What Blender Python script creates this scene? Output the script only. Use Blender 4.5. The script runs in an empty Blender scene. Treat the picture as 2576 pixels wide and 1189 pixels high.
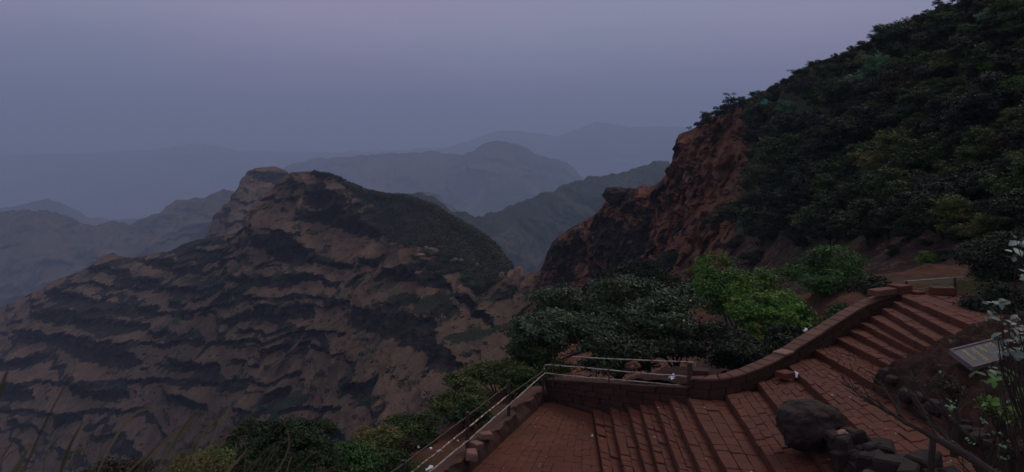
import bpy, math, random
import numpy as np
from mathutils import Vector, Matrix
from mathutils.bvhtree import BVHTree

F = 1839.0; CX = 1288.0; HY = 420.0          # focal length / centre / horizon in a 2576 px wide frame
scn = bpy.context.scene
COL = scn.collection
R = math.radians
rng = np.random.default_rng(7)
random.seed(7)

def P(x, y, Y):
    return np.array([(x - CX) / F * Y, Y, -(y - HY) / F * Y])

# ------------------------------------------------------------------ noise
def _h(ix, iy, iz, seed):
    n = (ix.astype(np.int64) * 73856093) ^ (iy.astype(np.int64) * 19349663) ^ (iz.astype(np.int64) * 83492791) ^ (seed * 2654435761 & 0x7fffffff)
    n = n & 0xffffffff
    n = ((n ^ (n >> 15)) * 2246822519) & 0xffffffff
    n = ((n ^ (n >> 13)) * 3266489917) & 0xffffffff
    return (n ^ (n >> 16)) & 0xffffffff
_G = np.array([[1,1,0],[-1,1,0],[1,-1,0],[-1,-1,0],[1,0,1],[-1,0,1],[1,0,-1],[-1,0,-1],[0,1,1],[0,-1,1],[0,1,-1],[0,-1,-1],[1,1,0],[-1,1,0],[0,-1,1],[0,-1,-1]], float)
def noise(p, seed=0):
    f = np.floor(p); i = f.astype(np.int64); d = p - f
    w = d * d * d * (d * (d * 6 - 15) + 10)
    out = 0
    for a in (0, 1):
        for b in (0, 1):
            for c in (0, 1):
                g = _G[_h(i[..., 0] + a, i[..., 1] + b, i[..., 2] + c, seed) & 15]
                v = g[..., 0] * (d[..., 0] - a) + g[..., 1] * (d[..., 1] - b) + g[..., 2] * (d[..., 2] - c)
                out = out + v * (w[..., 0] if a else 1 - w[..., 0]) * (w[..., 1] if b else 1 - w[..., 1]) * (w[..., 2] if c else 1 - w[..., 2])
    return out
def fbm(p, o=4, seed=0, gain=.5):
    s = 0; a = 1
    for k in range(o):
        s = s + a * noise(p, seed + k); p = p * 2.03; a *= gain
    return s
def ridged(p, o=4, seed=0, gain=.5):
    s = 0; a = 1
    for k in range(o):
        s = s + a * (1 - 2.2 * np.abs(noise(p, seed + k))); p = p * 2.03; a *= gain
    return s
def sm(x, a, b):
    t = np.clip((x - a) / (b - a), 0, 1); return t * t * (3 - 2 * t)

# ------------------------------------------------------------------ objects
def link(o, parent=None):
    COL.objects.link(o)
    if parent is not None: o.parent = parent
    return o
def mesh_np(name, V, Fq, mat, parent=None, smooth=True, attrs=None):
    me = bpy.data.meshes.new(name)
    V = np.asarray(V, np.float32).reshape(-1, 3); Fq = np.asarray(Fq, np.int32)
    n, k = Fq.shape
    me.vertices.add(len(V)); me.vertices.foreach_set('co', V.ravel())
    me.loops.add(n * k); me.loops.foreach_set('vertex_index', Fq.ravel())
    me.polygons.add(n)
    me.polygons.foreach_set('loop_start', np.arange(0, n * k, k, dtype=np.int32))
    me.polygons.foreach_set('loop_total', np.full(n, k, np.int32))
    me.polygons.foreach_set('use_smooth', np.full(n, bool(smooth)))
    if attrs:
        for an, av in attrs.items():
            at = me.attributes.new(an, 'FLOAT', 'POINT'); at.data.foreach_set('value', np.asarray(av, np.float32).ravel())
    me.update(calc_edges=True); me.validate()
    if mat: me.materials.append(mat)
    return link(bpy.data.objects.new(name, me), parent)
def tag(o, label=None, cat=None, group=None, kind=None):
    if label: o['label'] = label
    if cat: o['category'] = cat
    if group: o['group'] = group
    if kind: o['kind'] = kind
    return o
def empty(name, loc, rz=0):
    o = bpy.data.objects.new(name, None); COL.objects.link(o)
    o.location = loc; o.rotation_euler = (0, 0, rz); o.empty_display_size = .2
    return o
class MB:
    """collects quads/tris as quads"""
    def __init__(s): s.v = []; s.f = []; s.t = []; s.n = 0
    def add(s, V, Fq, tone=0.5):
        V = np.asarray(V, float); Fq = np.asarray(Fq, int)
        s.v.append(V); s.f.append(Fq + s.n); s.n += len(V)
        s.t.append(np.full(len(V), tone) if np.isscalar(tone) else tone)
        return s
    def hexa(s, c, tone=.5, bev=.0):
        """c: 8 corners, bottom 4 (ccw) then top 4; bev: chamfer of the top edge"""
        c = np.asarray(c, float)
        if bev > 0:
            cen = c[4:].mean(0)
            top = c[4:] + (cen - c[4:]) / np.linalg.norm(cen - c[4:], axis=1)[:, None] * bev * 1.3
            ring = c[4:].copy(); ring[:, 2] -= bev
            V = np.vstack([c[:4], ring, top])
            Fq = [(0,1,5,4),(1,2,6,5),(2,3,7,6),(3,0,4,7),(4,5,9,8),(5,6,10,9),(6,7,11,10),(7,4,8,11),(8,9,10,11),(3,2,1,0)]
        else:
            V = c; Fq = [(0,1,5,4),(1,2,6,5),(2,3,7,6),(3,0,4,7),(4,5,6,7),(3,2,1,0)]
        return s.add(V, Fq, tone)
    def box(s, x0, x1, y0, y1, z0, z1, tone=.5, bev=0):
        return s.hexa([(x0,y0,z0),(x1,y0,z0),(x1,y1,z0),(x0,y1,z0),(x0,y0,z1),(x1,y0,z1),(x1,y1,z1),(x0,y1,z1)], tone, bev)
    def tube(s, pts, rad, n=8, tone=.5, cap=True):
        pts = [Vector(p) for p in pts]
        if not hasattr(rad, '__len__'): rad = [rad] * len(pts)
        V = []; ref = Vector((0.3, 0.2, 1)).normalized()
        for i, p in enumerate(pts):
            d = (pts[min(i + 1, len(pts) - 1)] - pts[max(i - 1, 0)]).normalized()
            a = d.cross(ref)
            if a.length < .05: a = d.cross(Vector((1, 0, 0)))
            a.normalize(); b = d.cross(a)
            for k in range(n):
                t = 2 * math.pi * k / n
                V.append(p + (a * math.cos(t) + b * math.sin(t)) * rad[i])
        Fq = []
        for i in range(len(pts) - 1):
            for k in range(n):
                k2 = (k + 1) % n
                Fq.append((i*n+k, i*n+k2, (i+1)*n+k2, (i+1)*n+k))
        if cap:
            for base in (0, (len(pts) - 1) * n):
                for k in range(1, n - 1, 2):
                    Fq.append((base, base + k, base + k + 1, base + (k + 2) % n))
        return s.add([tuple(v) for v in V], Fq, tone)
    def build(s, name, mat, parent=None, smooth=False):
        return mesh_np(name, np.vstack(s.v), np.vstack(s.f), mat, parent, smooth, {'tone': np.concatenate(s.t)})

def grid_faces(nu, nv):
    i = np.arange(nu - 1)[None, :] + np.arange(nv - 1)[:, None] * nu
    return np.stack([i, i + nu, i + nu + 1, i + 1], -1).reshape(-1, 4)

# ------------------------------------------------------------------ materials
class N:
    def __init__(s, name):
        s.m = bpy.data.materials.new(name); s.m.use_nodes = True
        s.t = s.m.node_tree; s.t.nodes.clear()
        s.out = s.t.nodes.new('ShaderNodeOutputMaterial')
    def n(s, typ, **kw):
        nd = s.t.nodes.new(typ)
        for k, v in kw.items():
            if k in ('i',):
                for kk, vv in v.items(): s.set(nd, kk, vv)
            else: setattr(nd, k, v)
        return nd
    def set(s, nd, k, v):
        if isinstance(v, bpy.types.NodeSocket): s.t.links.new(v, nd.inputs[k])
        else: nd.inputs[k].default_value = v
    def noise(s, scale, vec=None, detail=6, rough=.6, dist=0.):
        nd = s.n('ShaderNodeTexNoise'); nd.inputs['Scale'].default_value = scale
        nd.inputs['Detail'].default_value = detail; nd.inputs['Roughness'].default_value = rough; nd.inputs['Distortion'].default_value = dist
        if vec is not None: s.t.links.new(vec, nd.inputs['Vector'])
        return nd.outputs['Fac']
    def attr(s, name):
        nd = s.n('ShaderNodeAttribute'); nd.attribute_name = name; return nd.outputs['Fac']
    def math(s, op, a, b=0., c=None, clamp=False):
        nd = s.n('ShaderNodeMath', operation=op, use_clamp=clamp); s.set(nd, 0, a); s.set(nd, 1, b)
        if c is not None: s.set(nd, 2, c)
        return nd.outputs[0]
    def ramp(s, fac, stops, interp='LINEAR'):
        nd = s.n('ShaderNodeValToRGB'); s.t.links.new(fac, nd.inputs[0]); cr = nd.color_ramp; cr.interpolation = interp
        while len(cr.elements) < len(stops): cr.elements.new(.5)
        for e, (p, c) in zip(cr.elements, stops):
            e.position = p; e.color = (c, c, c, 1) if np.isscalar(c) else (*c, 1)
        return nd.outputs['Color']
    def mix(s, fac, a, b, blend='MIX'):
        nd = s.n('ShaderNodeMix', data_type='RGBA', blend_type=blend)
        s.set(nd, 0, fac)
        s.set(nd, 6, a if isinstance(a, bpy.types.NodeSocket) else (*a, 1)); s.set(nd, 7, b if isinstance(b, bpy.types.NodeSocket) else (*b, 1))
        return nd.outputs[2]
    def pos(s, scale=(1, 1, 1), obj=False):
        v = s.n('ShaderNodeTexCoord').outputs['Object'] if obj else s.n('ShaderNodeNewGeometry').outputs['Position']
        mp = s.n('ShaderNodeMapping'); s.t.links.new(v, mp.inputs[0]); mp.inputs['Scale'].default_value = scale
        return mp.outputs[0]
    def bsdf(s, color, rough=.9, bump=None, bs=.5, bd=.1, spec=.25, metal=0.):
        b = s.n('ShaderNodeBsdfPrincipled')
        s.set(b, 'Base Color', color if isinstance(color, bpy.types.NodeSocket) else (*color, 1))
        s.set(b, 'Roughness', rough); s.set(b, 'Specular IOR Level', spec); s.set(b, 'Metallic', metal)
        if bump is not None:
            bn = s.n('ShaderNodeBump'); s.set(bn, 'Height', bump); bn.inputs['Strength'].default_value = bs; bn.inputs['Distance'].default_value = bd
            s.t.links.new(bn.outputs[0], b.inputs['Normal'])
        s.t.links.new(b.outputs[0], s.out.inputs['Surface']); s.b = b
        return s.m

def mat_terrain(name, rock, rock2, soil, soil2, veg, sc=1., bd=1., rocks=(.42, .58), ys=1.):
    """rock / soil / vegetation picked by the 'rock' and 'veg' mesh attributes broken up with noise"""
    m = N(name)
    p = m.pos((1, ys, 1))
    n1 = m.noise(.05 * sc, p, 8, .65); n2 = m.noise(.35 * sc, p, 8, .7); n3 = m.noise(1.6 * sc, p, 6, .7)
    pv = m.pos((1, ys, .3)); nv = m.noise(.5 * sc, pv, 8, .7)
    nw = m.noise(.22 * sc, pv, 8, .75); rk = m.mix(m.ramp(nw, [(.40, 0), (.56, .35), (.68, 1)]), rock, rock2)
    sl = m.mix(m.ramp(n2, [(.35, 0), (.68, 1)]), soil, soil2)
    sl = m.mix(m.ramp(n3, [(.56, 0), (.66, .55)]), sl, veg)
    sl = m.mix(m.ramp(n1, [(.42, 0), (.62, .62)]), sl, tuple(a * .45 + b * .35 for a, b in zip(soil2, veg)))
    r = m.math('ADD', m.attr('rock'), m.math('MULTIPLY', m.math('SUBTRACT', n2, .5), .6))
    r = m.math('ADD', r, m.math('MULTIPLY', m.math('SUBTRACT', n3, .5), .7))
    r = m.math('ADD', r, m.math('MULTIPLY', m.math('SUBTRACT', nv, .5), .7))
    c = m.mix(m.ramp(r, [(rocks[0], 0), (rocks[1], 1)]), sl, rk)
    g = m.math('ADD', m.attr('veg'), m.math('MULTIPLY', m.math('SUBTRACT', n2, .5), 1.2))
    g = m.math('ADD', g, m.math('MULTIPLY', m.math('SUBTRACT', n3, .5), .7))
    vg = m.mix(m.ramp(n3, [(.4, 0), (.62, 1)]), tuple(v * .6 for v in veg), tuple(v * 1.5 for v in veg))
    c = m.mix(m.ramp(g, [(.47, 0), (.56, 1)]), c, vg)
    hgt = m.math('ADD', n2, m.math('MULTIPLY', n3, .5))
    hgt = m.math('ADD', hgt, m.math('MULTIPLY', nv, .7))
    return m.bsdf(c, .95, hgt, .9, bd, .1)

M = {}
M['ridge'] = mat_terrain('ridge_rock', (0.0144, 0.01316, 0.01656), (0.117, 0.0799, 0.0644), (0.297, 0.1833, 0.1242), (0.1485, 0.0987, 0.07176), (0.0378, 0.047, 0.02576), 1., 4.5, ys=.38)
M['cliff'] = mat_terrain('cliff_rock', (0.03236, 0.02304, 0.02328), (0.09168, 0.05486, 0.04551), (0.2804, 0.1151, 0.06774), (0.1726, 0.07899, 0.05292), (0.04315, 0.05266, 0.0254), 4., .5, ys=.4)
M['far'] = mat_terrain('far_rock', (.05, .045, .045), (.09, .075, .07), (.14, .10, .075), (.09, .075, .055), (.04, .05, .035), .3, 4., ys=.38)
M['farveg'] = mat_terrain('far_woods', (.05, .05, .045), (.08, .075, .06), (.12, .09, .065), (.06, .065, .045), (.032, .045, .028), .5, 3., ys=.38)
M['soil'] = mat_terrain('red_soil', (.05, .026, .02), (.08, .04, .03), (.14, .06, .042), (.09, .042, .03), (.06, .06, .03), 12., .05)
M['bank'] = mat_terrain('bank_soil', (.025, .015, .015), (.05, .028, .025), (.07, .033, .026), (.04, .022, .02), (.03, .028, .016), 14., .05)

def mat_stone(name, c1, c2, c3, sc=6., bs=.6, bd=.02, rough=.85, obj=False):
    m = N(name); p = m.pos(obj=obj)
    n1 = m.noise(sc * .25, p, 5, .6); n2 = m.noise(sc, p, 8, .7); n3 = m.noise(sc * 6, p, 4, .6)
    c = m.mix(m.attr('tone'), c1, c2)
    c = m.mix(m.ramp(n1, [(.38, 0), (.68, .75)]), c, c3)
    c = m.mix(m.ramp(n2, [(.3, .55), (.6, 0)]), c, tuple(v * .5 for v in c1))
    return m.bsdf(c, rough, m.math('ADD', n2, m.math('MULTIPLY', n3, .4)), bs, bd, .3)
M['laterite'] = mat_stone('laterite_paving', (0.1057, 0.02976, 0.01567), (0.1479, 0.04289, 0.02285), (0.08452, 0.02976, 0.01762), 5)
M['laterite_dark'] = mat_stone('laterite_wall', (0.048, 0.0192, 0.01485), (0.072, 0.0282, 0.0209), (0.027, 0.0144, 0.0121), 5)
M['mortar'] = mat_stone('dirt_joint', (.10, .036, .027), (.10, .036, .027), (.06, .03, .025), 8)
M['dust'] = mat_stone('terrace_paving', (0.09957, 0.02885, 0.01502), (0.1172, 0.03463, 0.01858), (0.1464, 0.04984, 0.0257), 1.2, .4, .012)
M['coping'] = mat_stone('coping_plaster', (0.1255, 0.05332, 0.03792), (0.1693, 0.07842, 0.05576), (0.07528, 0.03764, 0.02788), 5)
M['plaster'] = mat_stone('wall_plaster', (0.104, 0.04682, 0.03046), (0.1352, 0.06242, 0.04255), (0.06242, 0.03381, 0.0224), 3, .7, .03)
M['basalt'] = mat_stone('boulder_rock', (0.02016, 0.01368, 0.01296), (0.0324, 0.0216, 0.02016), (0.0504, 0.03024, 0.02736), 3, 1., .06)
M['palestone'] = mat_stone('pale_stone', (.26, .14, .11), (.33, .19, .155), (.18, .09, .07), 5, .8, .03)
M['tanrock'] = mat_stone('tan_rock', (0.264, 0.16, 0.12), (0.336, 0.216, 0.16), (0.16, 0.096, 0.08), 1., 1., .3)

def mat_metal(name, c1, c2, lo=.45, hi=.6, rough=.6):
    m = N(name); p = m.pos()
    n = m.noise(7, p, 6, .7); n2 = m.noise(40, p, 3)
    return m.bsdf(m.mix(m.ramp(n, [(lo, 0), (hi, 1)]), c1, c2), rough, n2, .3, .004, .35)
M['whitepipe'] = mat_metal('worn_white_paint', (0.358, 0.3029, 0.2754), (0.101, 0.05049, 0.03672), .50, .64)
M['whitepipe2'] = mat_metal('half_worn_paint', (.62, .5, .44), (.12, .06, .05), .44, .56)
M['darkpipe'] = mat_metal('rusty_dark_steel', (.035, .022, .02), (.07, .035, .028))
M['litter'] = N('white_litter').bsdf((.85, .88, .95), .5)
M['bark'] = mat_stone('bark', (.045, .032, .028), (.07, .05, .04), (.03, .022, .02), 12, 1, .02, .9)

def mat_leaf(name, dark, light, third=None, tf=.12, rough=.62, spec=.16, orange=.0):
    m = N(name)
    t = m.attr('tone'); oi = m.n('ShaderNodeObjectInfo').outputs['Random']
    f = m.math('ADD', m.math('MULTIPLY', t, .8), m.math('MULTIPLY', oi, .35))
    c = m.ramp(f, [(.1, dark), (.62, tuple((a + b) / 2 for a, b in zip(dark, light))), (1., light)])
    if third: c = m.mix(m.ramp(m.noise(.9, m.pos(), 3), [(.5, 0), (.66, .85)]), c, third)
    b = m.n('ShaderNodeBsdfPrincipled'); m.set(b, 'Base Color', c); m.set(b, 'Roughness', rough); m.set(b, 'Specular IOR Level', spec)
    tr = m.n('ShaderNodeBsdfTranslucent'); m.set(tr, 'Color', c)
    mx = m.n('ShaderNodeMixShader'); mx.inputs[0].default_value = tf
    m.t.links.new(b.outputs[0], mx.inputs[1]); m.t.links.new(tr.outputs[0], mx.inputs[2]); m.t.links.new(mx.outputs[0], m.out.inputs['Surface'])
    return m.m
L = {}
L['dark'] = mat_leaf('leaf_dark', (0.01326, 0.026, 0.0108), (0.04284, 0.0754, 0.027))
L['deep'] = mat_leaf('leaf_deep', (0.00918, 0.0156, 0.009), (0.0306, 0.0468, 0.0261))
L['mid'] = mat_leaf('leaf_mid', (0.0202, 0.03845, 0.01357), (0.07293, 0.1193, 0.03198))
L['green'] = mat_leaf('leaf_green', (0.02238, 0.05582, 0.01503), (0.07707, 0.1763, 0.03864))
L['bright'] = mat_leaf('leaf_bright', (0.02603, 0.07203, 0.01361), (0.1041, 0.2341, 0.03402), (0.1487, 0.2431, 0.03888))
L['yellow'] = mat_leaf('leaf_yellow', (0.03449, 0.08736, 0.01655), (0.1293, 0.2767, 0.04597), (0.1896, 0.2039, 0.04137))
L['pale'] = mat_leaf('leaf_pale', (0.0449, 0.0948, 0.0471), (0.1925, 0.379, 0.187))
L['grey'] = mat_leaf('leaf_greygreen', (0.01346, 0.02586, 0.01178), (0.07153, 0.1149, 0.0553), None, .08, .5, .22)
L['olive'] = mat_leaf('leaf_olive', (0.04224, 0.05928, 0.0171), (0.1452, 0.1794, 0.0513), (0.198, 0.1404, 0.0513))
L['brown'] = mat_leaf('leaf_brown', (.028, .022, .014), (.075, .058, .035))
L['broad'] = mat_leaf('leaf_broad', (0.0806, 0.1178, 0.0992), (0.186, 0.248, 0.2232), None, .1, .5, .4)
L['grass'] = mat_leaf('grass_blade', (.03, .035, .018), (.2, .15, .085), None, .2, .7, .1)
L['scrub'] = mat_leaf('leaf_scrub', (.010, .015, .010), (.062, .075, .034), (.05, .045, .025))
L['dry'] = mat_leaf('fallen_leaf', (.3, .16, .08), (.75, .6, .42))

# ------------------------------------------------------------------ camera, light, world
cam = bpy.data.cameras.new('camera'); cam.lens = 36 * F / 2576; cam.sensor_width = 36
cam.shift_y = -(594.5 - HY) / 2576; cam.clip_start = .1; cam.clip_end = 40000
cam.dof.use_dof = True; cam.dof.focus_distance = 35; cam.dof.aperture_fstop = 3.2
co = link(bpy.data.objects.new('camera', cam)); co.rotation_euler = (R(90), 0, 0); scn.camera = co

SUN_EL, SUN_AZ = R(48), R(42)              # azimuth measured clockwise from the view direction (+Y)
sun = bpy.data.lights.new('sun', 'SUN'); sun.energy = 1.0; sun.angle = R(20); sun.color = (1, .88, .78)
so = link(bpy.data.objects.new('sun', sun))
sd = Vector((math.sin(SUN_AZ) * math.cos(SUN_EL), math.cos(SUN_AZ) * math.cos(SUN_EL), math.sin(SUN_EL)))
so.rotation_euler = sd.to_track_quat('Z', 'Y').to_euler(); so.location = sd * 50

w = bpy.data.worlds.new('World'); scn.world = w; w.use_nodes = True
nt = w.node_tree; nt.nodes.clear()
wo = nt.nodes.new('ShaderNodeOutputWorld'); bg = nt.nodes.new('ShaderNodeBackground')
sky = nt.nodes.new('ShaderNodeTexSky'); sky.sky_type = 'NISHITA'; sky.sun_disc = False
sky.sun_elevation = SUN_EL; sky.sun_rotation = SUN_AZ; sky.air_density = 1.5; sky.dust_density = 4
tc = nt.nodes.new('ShaderNodeTexCoord'); sep = nt.nodes.new('ShaderNodeSeparateXYZ'); nt.links.new(tc.outputs['Generated'], sep.inputs[0])
nz = nt.nodes.new('ShaderNodeTexNoise'); nz.inputs['Scale'].default_value = 1.6; nz.inputs['Detail'].default_value = 3
mp = nt.nodes.new('ShaderNodeMapping'); mp.inputs['Scale'].default_value = (1, 1, 3.2); nt.links.new(tc.outputs['Generated'], mp.inputs[0]); nt.links.new(mp.outputs[0], nz.inputs[0])
ad = nt.nodes.new('ShaderNodeMath'); ad.operation = 'MULTIPLY_ADD'; ad.inputs[1].default_value = .14; nt.links.new(nz.outputs['Fac'], ad.inputs[0]); 
nt.links.new(sep.outputs[2], ad.inputs[2])
rp = nt.nodes.new('ShaderNodeValToRGB'); cr = rp.color_ramp
SKY = [(0., (.10, .12, .19)), (.07, (.195, .215, .34)), (.16, (.295, .29, .455)), (.28, (.53, .48, .65)), (.55, (.42, .38, .45)), (1., (.42, .385, .40))]
while len(cr.elements) < len(SKY): cr.elements.new(.5)
for e, (p_, c_) in zip(cr.elements, SKY): e.position = p_; e.color = (*c_, 1)
nt.links.new(ad.outputs[0], rp.inputs[0])
nz2 = nt.nodes.new('ShaderNodeTexNoise'); nz2.inputs['Scale'].default_value = 1.9; nz2.inputs['Detail'].default_value = 2; nt.links.new(mp.outputs[0], nz2.inputs[0])
tint = nt.nodes.new('ShaderNodeValToRGB'); tint.color_ramp.elements[0].position = .4; tint.color_ramp.elements[0].color = (.86, 1.03, .95, 1)
tint.color_ramp.elements[1].position = .62; tint.color_ramp.elements[1].color = (1.07, .97, 1.04, 1); nt.links.new(nz2.outputs['Fac'], tint.inputs[0])
ml = nt.nodes.new('ShaderNodeMix'); ml.data_type = 'RGBA'; ml.blend_type = 'MULTIPLY'; ml.inputs[0].default_value = 1
nt.links.new(rp.outputs[0], ml.inputs[6]); nt.links.new(tint.outputs[0], ml.inputs[7])
# overcast veil over the Nishita sky
sc_ = nt.nodes.new('ShaderNodeMix'); sc_.data_type = 'RGBA'; sc_.inputs[0].default_value = .9
sm_ = nt.nodes.new('ShaderNodeMix'); sm_.data_type = 'RGBA'; sm_.blend_type = 'MULTIPLY'; sm_.inputs[0].default_value = 1
nt.links.new(sky.outputs[0], sm_.inputs[6]); sm_.inputs[7].default_value = (.06, .06, .06, 1)
nt.links.new(sm_.outputs[2], sc_.inputs[6]); nt.links.new(ml.outputs[2], sc_.inputs[7])
nt.links.new(sc_.outputs[2], bg.inputs[0]); bg.inputs[1].default_value = 1.0
nt.links.new(bg.outputs[0], wo.inputs[0])
scn.view_settings.view_transform = 'Standard'; scn.view_settings.look = 'None'; scn.view_settings.exposure = 0; scn.view_settings.gamma = 1
scn.cycles.use_denoising = True; scn.cycles.volume_bounces = 1; scn.cycles.max_bounces = 6; scn.cycles.diffuse_bounces = 3
scn.cycles.transparent_max_bounces = 4; scn.cycles.use_adaptive_sampling = True; scn.cycles.adaptive_threshold = .02

# haze
hz = MB().box(-15000, 15000, -900, 14500, -1102, 1100).build('haze', None)
hz['kind'] = 'stuff'
hm = bpy.data.materials.new('haze_air'); hm.use_nodes = True; hm.node_tree.nodes.clear()
ho = hm.node_tree.nodes.new('ShaderNodeOutputMaterial'); pv = hm.node_tree.nodes.new('ShaderNodeVolumePrincipled')
pv.inputs['Color'].default_value = (.55, .67, .95, 1); pv.inputs['Density'].default_value = .00024; pv.inputs['Anisotropy'].default_value = .0
hm.node_tree.links.new(pv.outputs[0], ho.inputs['Volume']); hz.data.materials.append(hm)

# ------------------------------------------------------------------ terrain lofts
def cr_interp(A, t):
    """Catmull-Rom along axis 0 at (fractional) indices t"""
    n = len(A); i = np.clip(np.floor(t).astype(int), 0, n - 2); f = (t - i)
    sh = (len(t),) + (1,) * (A.ndim - 1); f = f.reshape(sh)
    a = A[np.clip(i - 1, 0, n - 1)]; b = A[i]; c = A[i + 1]; d = A[np.clip(i + 2, 0, n - 1)]
    return .5 * ((2 * b) + (-a + c) * f + (2*a - 5*b + 4*c - d) * f**2 + (-a + 3*b - 3*c + d) * f**3)

def loft(crest, rows, nu, nv, back=((60, 40), (300, 260)), vsplit=None, lin=False):
    """crest: [(x,y,Y)], rows: list of tables [(crest_x, x, y, Y)] below the crest, nearest row last"""
    cx = np.array([c[0] for c in crest], float)
    G = [np.array(crest, float)]
    for tb in rows:
        tb = np.array(tb, float)
        G.append(np.stack([np.interp(cx, tb[:, 0], tb[:, k]) for k in (1, 2, 3)], 1))
    G = np.array(G)                                     # rows, cols, 3
    sl_ = np.concatenate([[0], np.cumsum(np.hypot(np.diff(G[0][:, 0]), np.diff(G[0][:, 1])))])
    tu = np.interp(np.linspace(0, sl_[-1], nu), sl_, np.arange(len(cx)))
    if lin:
        A = G.transpose(1, 0, 2); i = np.clip(np.floor(tu).astype(int), 0, len(A) - 2); f = (tu - i)[:, None, None]
        A = A[i] * (1 - f) + A[i + 1] * f
    else: A = cr_interp(G.transpose(1, 0, 2), tu)                 # nu, rows, 3
    nr = len(G)
    tv = np.linspace(0, 1, nv) ** 1.0 * (nr - 1)
    A = cr_interp(A.transpose(1, 0, 2), tv)             # nv, nu, 3
    Y = A[..., 2]
    W = np.stack([(A[..., 0] - CX) / F * Y, Y, -(A[..., 1] - HY) / F * Y], -1)
    if back:
        nb = 24; top = W[0]; B = []
        for k in range(nb, 0, -1):
            q = k / nb
            dy = back[0][0] * min(q * 2, 1) + max(q * 2 - 1, 0) * (back[1][0] - back[0][0])
            dz = back[0][1] * min(q * 2, 1)**1.5 + max(q * 2 - 1, 0) * (back[1][1] - back[0][1])
            dirv = top / np.linalg.norm(top[:, :2], axis=1)[:, None]; dirv = dirv * [1, 1, 0]
            B.append(top + dirv * dy + np.array([0, 0, -dz]))
        W = np.concatenate([np.array(B), W], 0)
        V = np.concatenate([-np.arange(nb, 0, -1) / nb, np.linspace(0, 1, nv)])
    else: V = np.linspace(0, 1, nv)
    U = np.interp(tu, np.arange(len(cx)), cx)
    return W, V[:, None] + 0 * U[None], U[None] + 0 * V[:, None]
def normals(W):
    du = np.gradient(W, axis=1); dv = np.gradient(W, axis=0)
    n = np.cross(du, -dv); n = n / (np.linalg.norm(n, axis=-1, keepdims=True) + 1e-9)
    return n
def screen(W):
    return CX + W[..., 0] / W[..., 1] * F, HY - W[..., 2] / W[..., 1] * F

BV = {}
def terrain(name, W, mat, rock, veg, stride=2):
    nv, nu = W.shape[:2]
    o = mesh_np(name, W.reshape(-1, 3), grid_faces(nu, nv), mat, None, True, {'rock': rock, 'veg': veg})
    Ws = W[::stride, ::stride]; f = grid_faces(Ws.shape[1], Ws.shape[0])
    BV[name] = BVHTree.FromPolygons(Ws.reshape(-1, 3).tolist(), f.tolist())
    return o
def hit(x, y, names):
    d = Vector(P(x, y, 1.)); d.normalize(); best = None
    for n in names:
        r = BV[n].ray_cast(Vector((0, 0, 0)), d, 3000)
        if r[0] is not None and (best is None or r[3] < best[1]): best = (r[0], r[3])
    return best[0] if best else None

def prof(t, c=.38):
    """sawtooth: outward over the ledge, back in over the cliff; t counts downwards"""
    f = t - np.floor(t)
    a = -1 + 2 * f / (1 - c); b = 1 - 2 * (f - (1 - c)) / c
    return np.where(f < 1 - c, a, b)

def bands_field(sx, sy, W, bands, sxf, syf):
    """signed distance (in half-thicknesses) to hand-surveyed cliff bands; also the part just above / below each"""
    wob_ = fbm(W / [22, 80, 22], 4, 901) * 9 + fbm(W / [3.5, 12, 3.5], 3, 902) * 4
    cliff_ = np.zeros(sx.shape); push = np.zeros(sx.shape)
    for bd in bands:
        b = np.array(bd, float); bx = sxf(b[:, 0]); by = syf(b[:, 1]); hh = b[:, 2] * (syf(1.) - syf(0.)) * 1.22
        c = np.interp(sx, bx, by); h_ = np.interp(sx, bx, hh)
        e = np.clip(np.minimum((sx - bx[0] + wob_) / 14, (bx[-1] - sx + wob_) / 14), 0, 1)
        q = (sy + wob_ - c) / h_                         # -1 top .. 1 bottom
        cliff_ = np.maximum(cliff_, e * np.clip((1.25 - np.abs(q)) * 2.2, 0, 1))
        up = np.exp(-((q + 1.5) / .8) ** 2); dn = np.exp(-((q - .6) / .9) ** 2)
        push += e * (up * .8 - dn * 1.0) * np.minimum(h_ / 14, 1.6)
    return cliff_, push
# --- the big banded ridge
crest = [(-420,950,640),(-250,880,640),(-100,820,630),(0,775,620),(60,748,610),(112,722,600),(140,706,595),(185,690,585),(222,674,575),(262,642,565),(285,637,560),(300,645,558),
         (345,648,550),(385,638,540),(430,632,525),(460,615,515),(500,603,500),(560,594,480),(610,585,462),(640,548,450),(662,505,440),(690,472,432),(712,448,428),(735,434,424),
         (760,433,420),(785,432,416),(815,436,410),(845,447,402),(870,462,396),(900,478,388),(935,488,380),(970,495,372),(1010,497,362),(1045,508,352),(1085,522,340),(1125,550,326),(1165,572,314),
         (1200,592,302),(1232,618,290),(1252,648,278),(1266,672,266),(1282,688,258),(1300,694,252),(1320,692,246),(1345,686,240),(1375,672,235),(1420,655,230)]
r1 = [(-420,-470,1000,590),(0,-30,850,560),(260,200,720,530),(460,400,690,480),(610,545,670,440),(690,640,600,402),(760,720,560,380),(870,900,560,362),(970,985,600,330),(1085,1060,640,290),(1200,1165,690,262),(1282,1262,745,238),(1345,1325,760,225),(1420,1400,760,215)]
r2 = [(-420,-560,1100,510),(0,-110,960,500),(260,100,840,480),(460,300,810,435),(610,450,790,400),(690,540,760,372),(760,640,720,350),(870,850,700,325),(970,955,730,292),(1085,1040,775,252),(1200,1130,815,228),(1282,1225,840,205),(1345,1290,860,192),(1420,1370,860,182)]
r3 = [(-420,-700,1260,430),(0,-210,1130,425),(260,-30,1010,415),(460,170,970,385),(610,320,960,360),(690,420,940,338),(760,530,910,318),(870,760,880,285),(970,880,900,252),(1085,985,925,218),(1200,1080,950,190),(1282,1180,960,165),(1345,1240,960,150),(1420,1320,960,140)]
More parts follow.
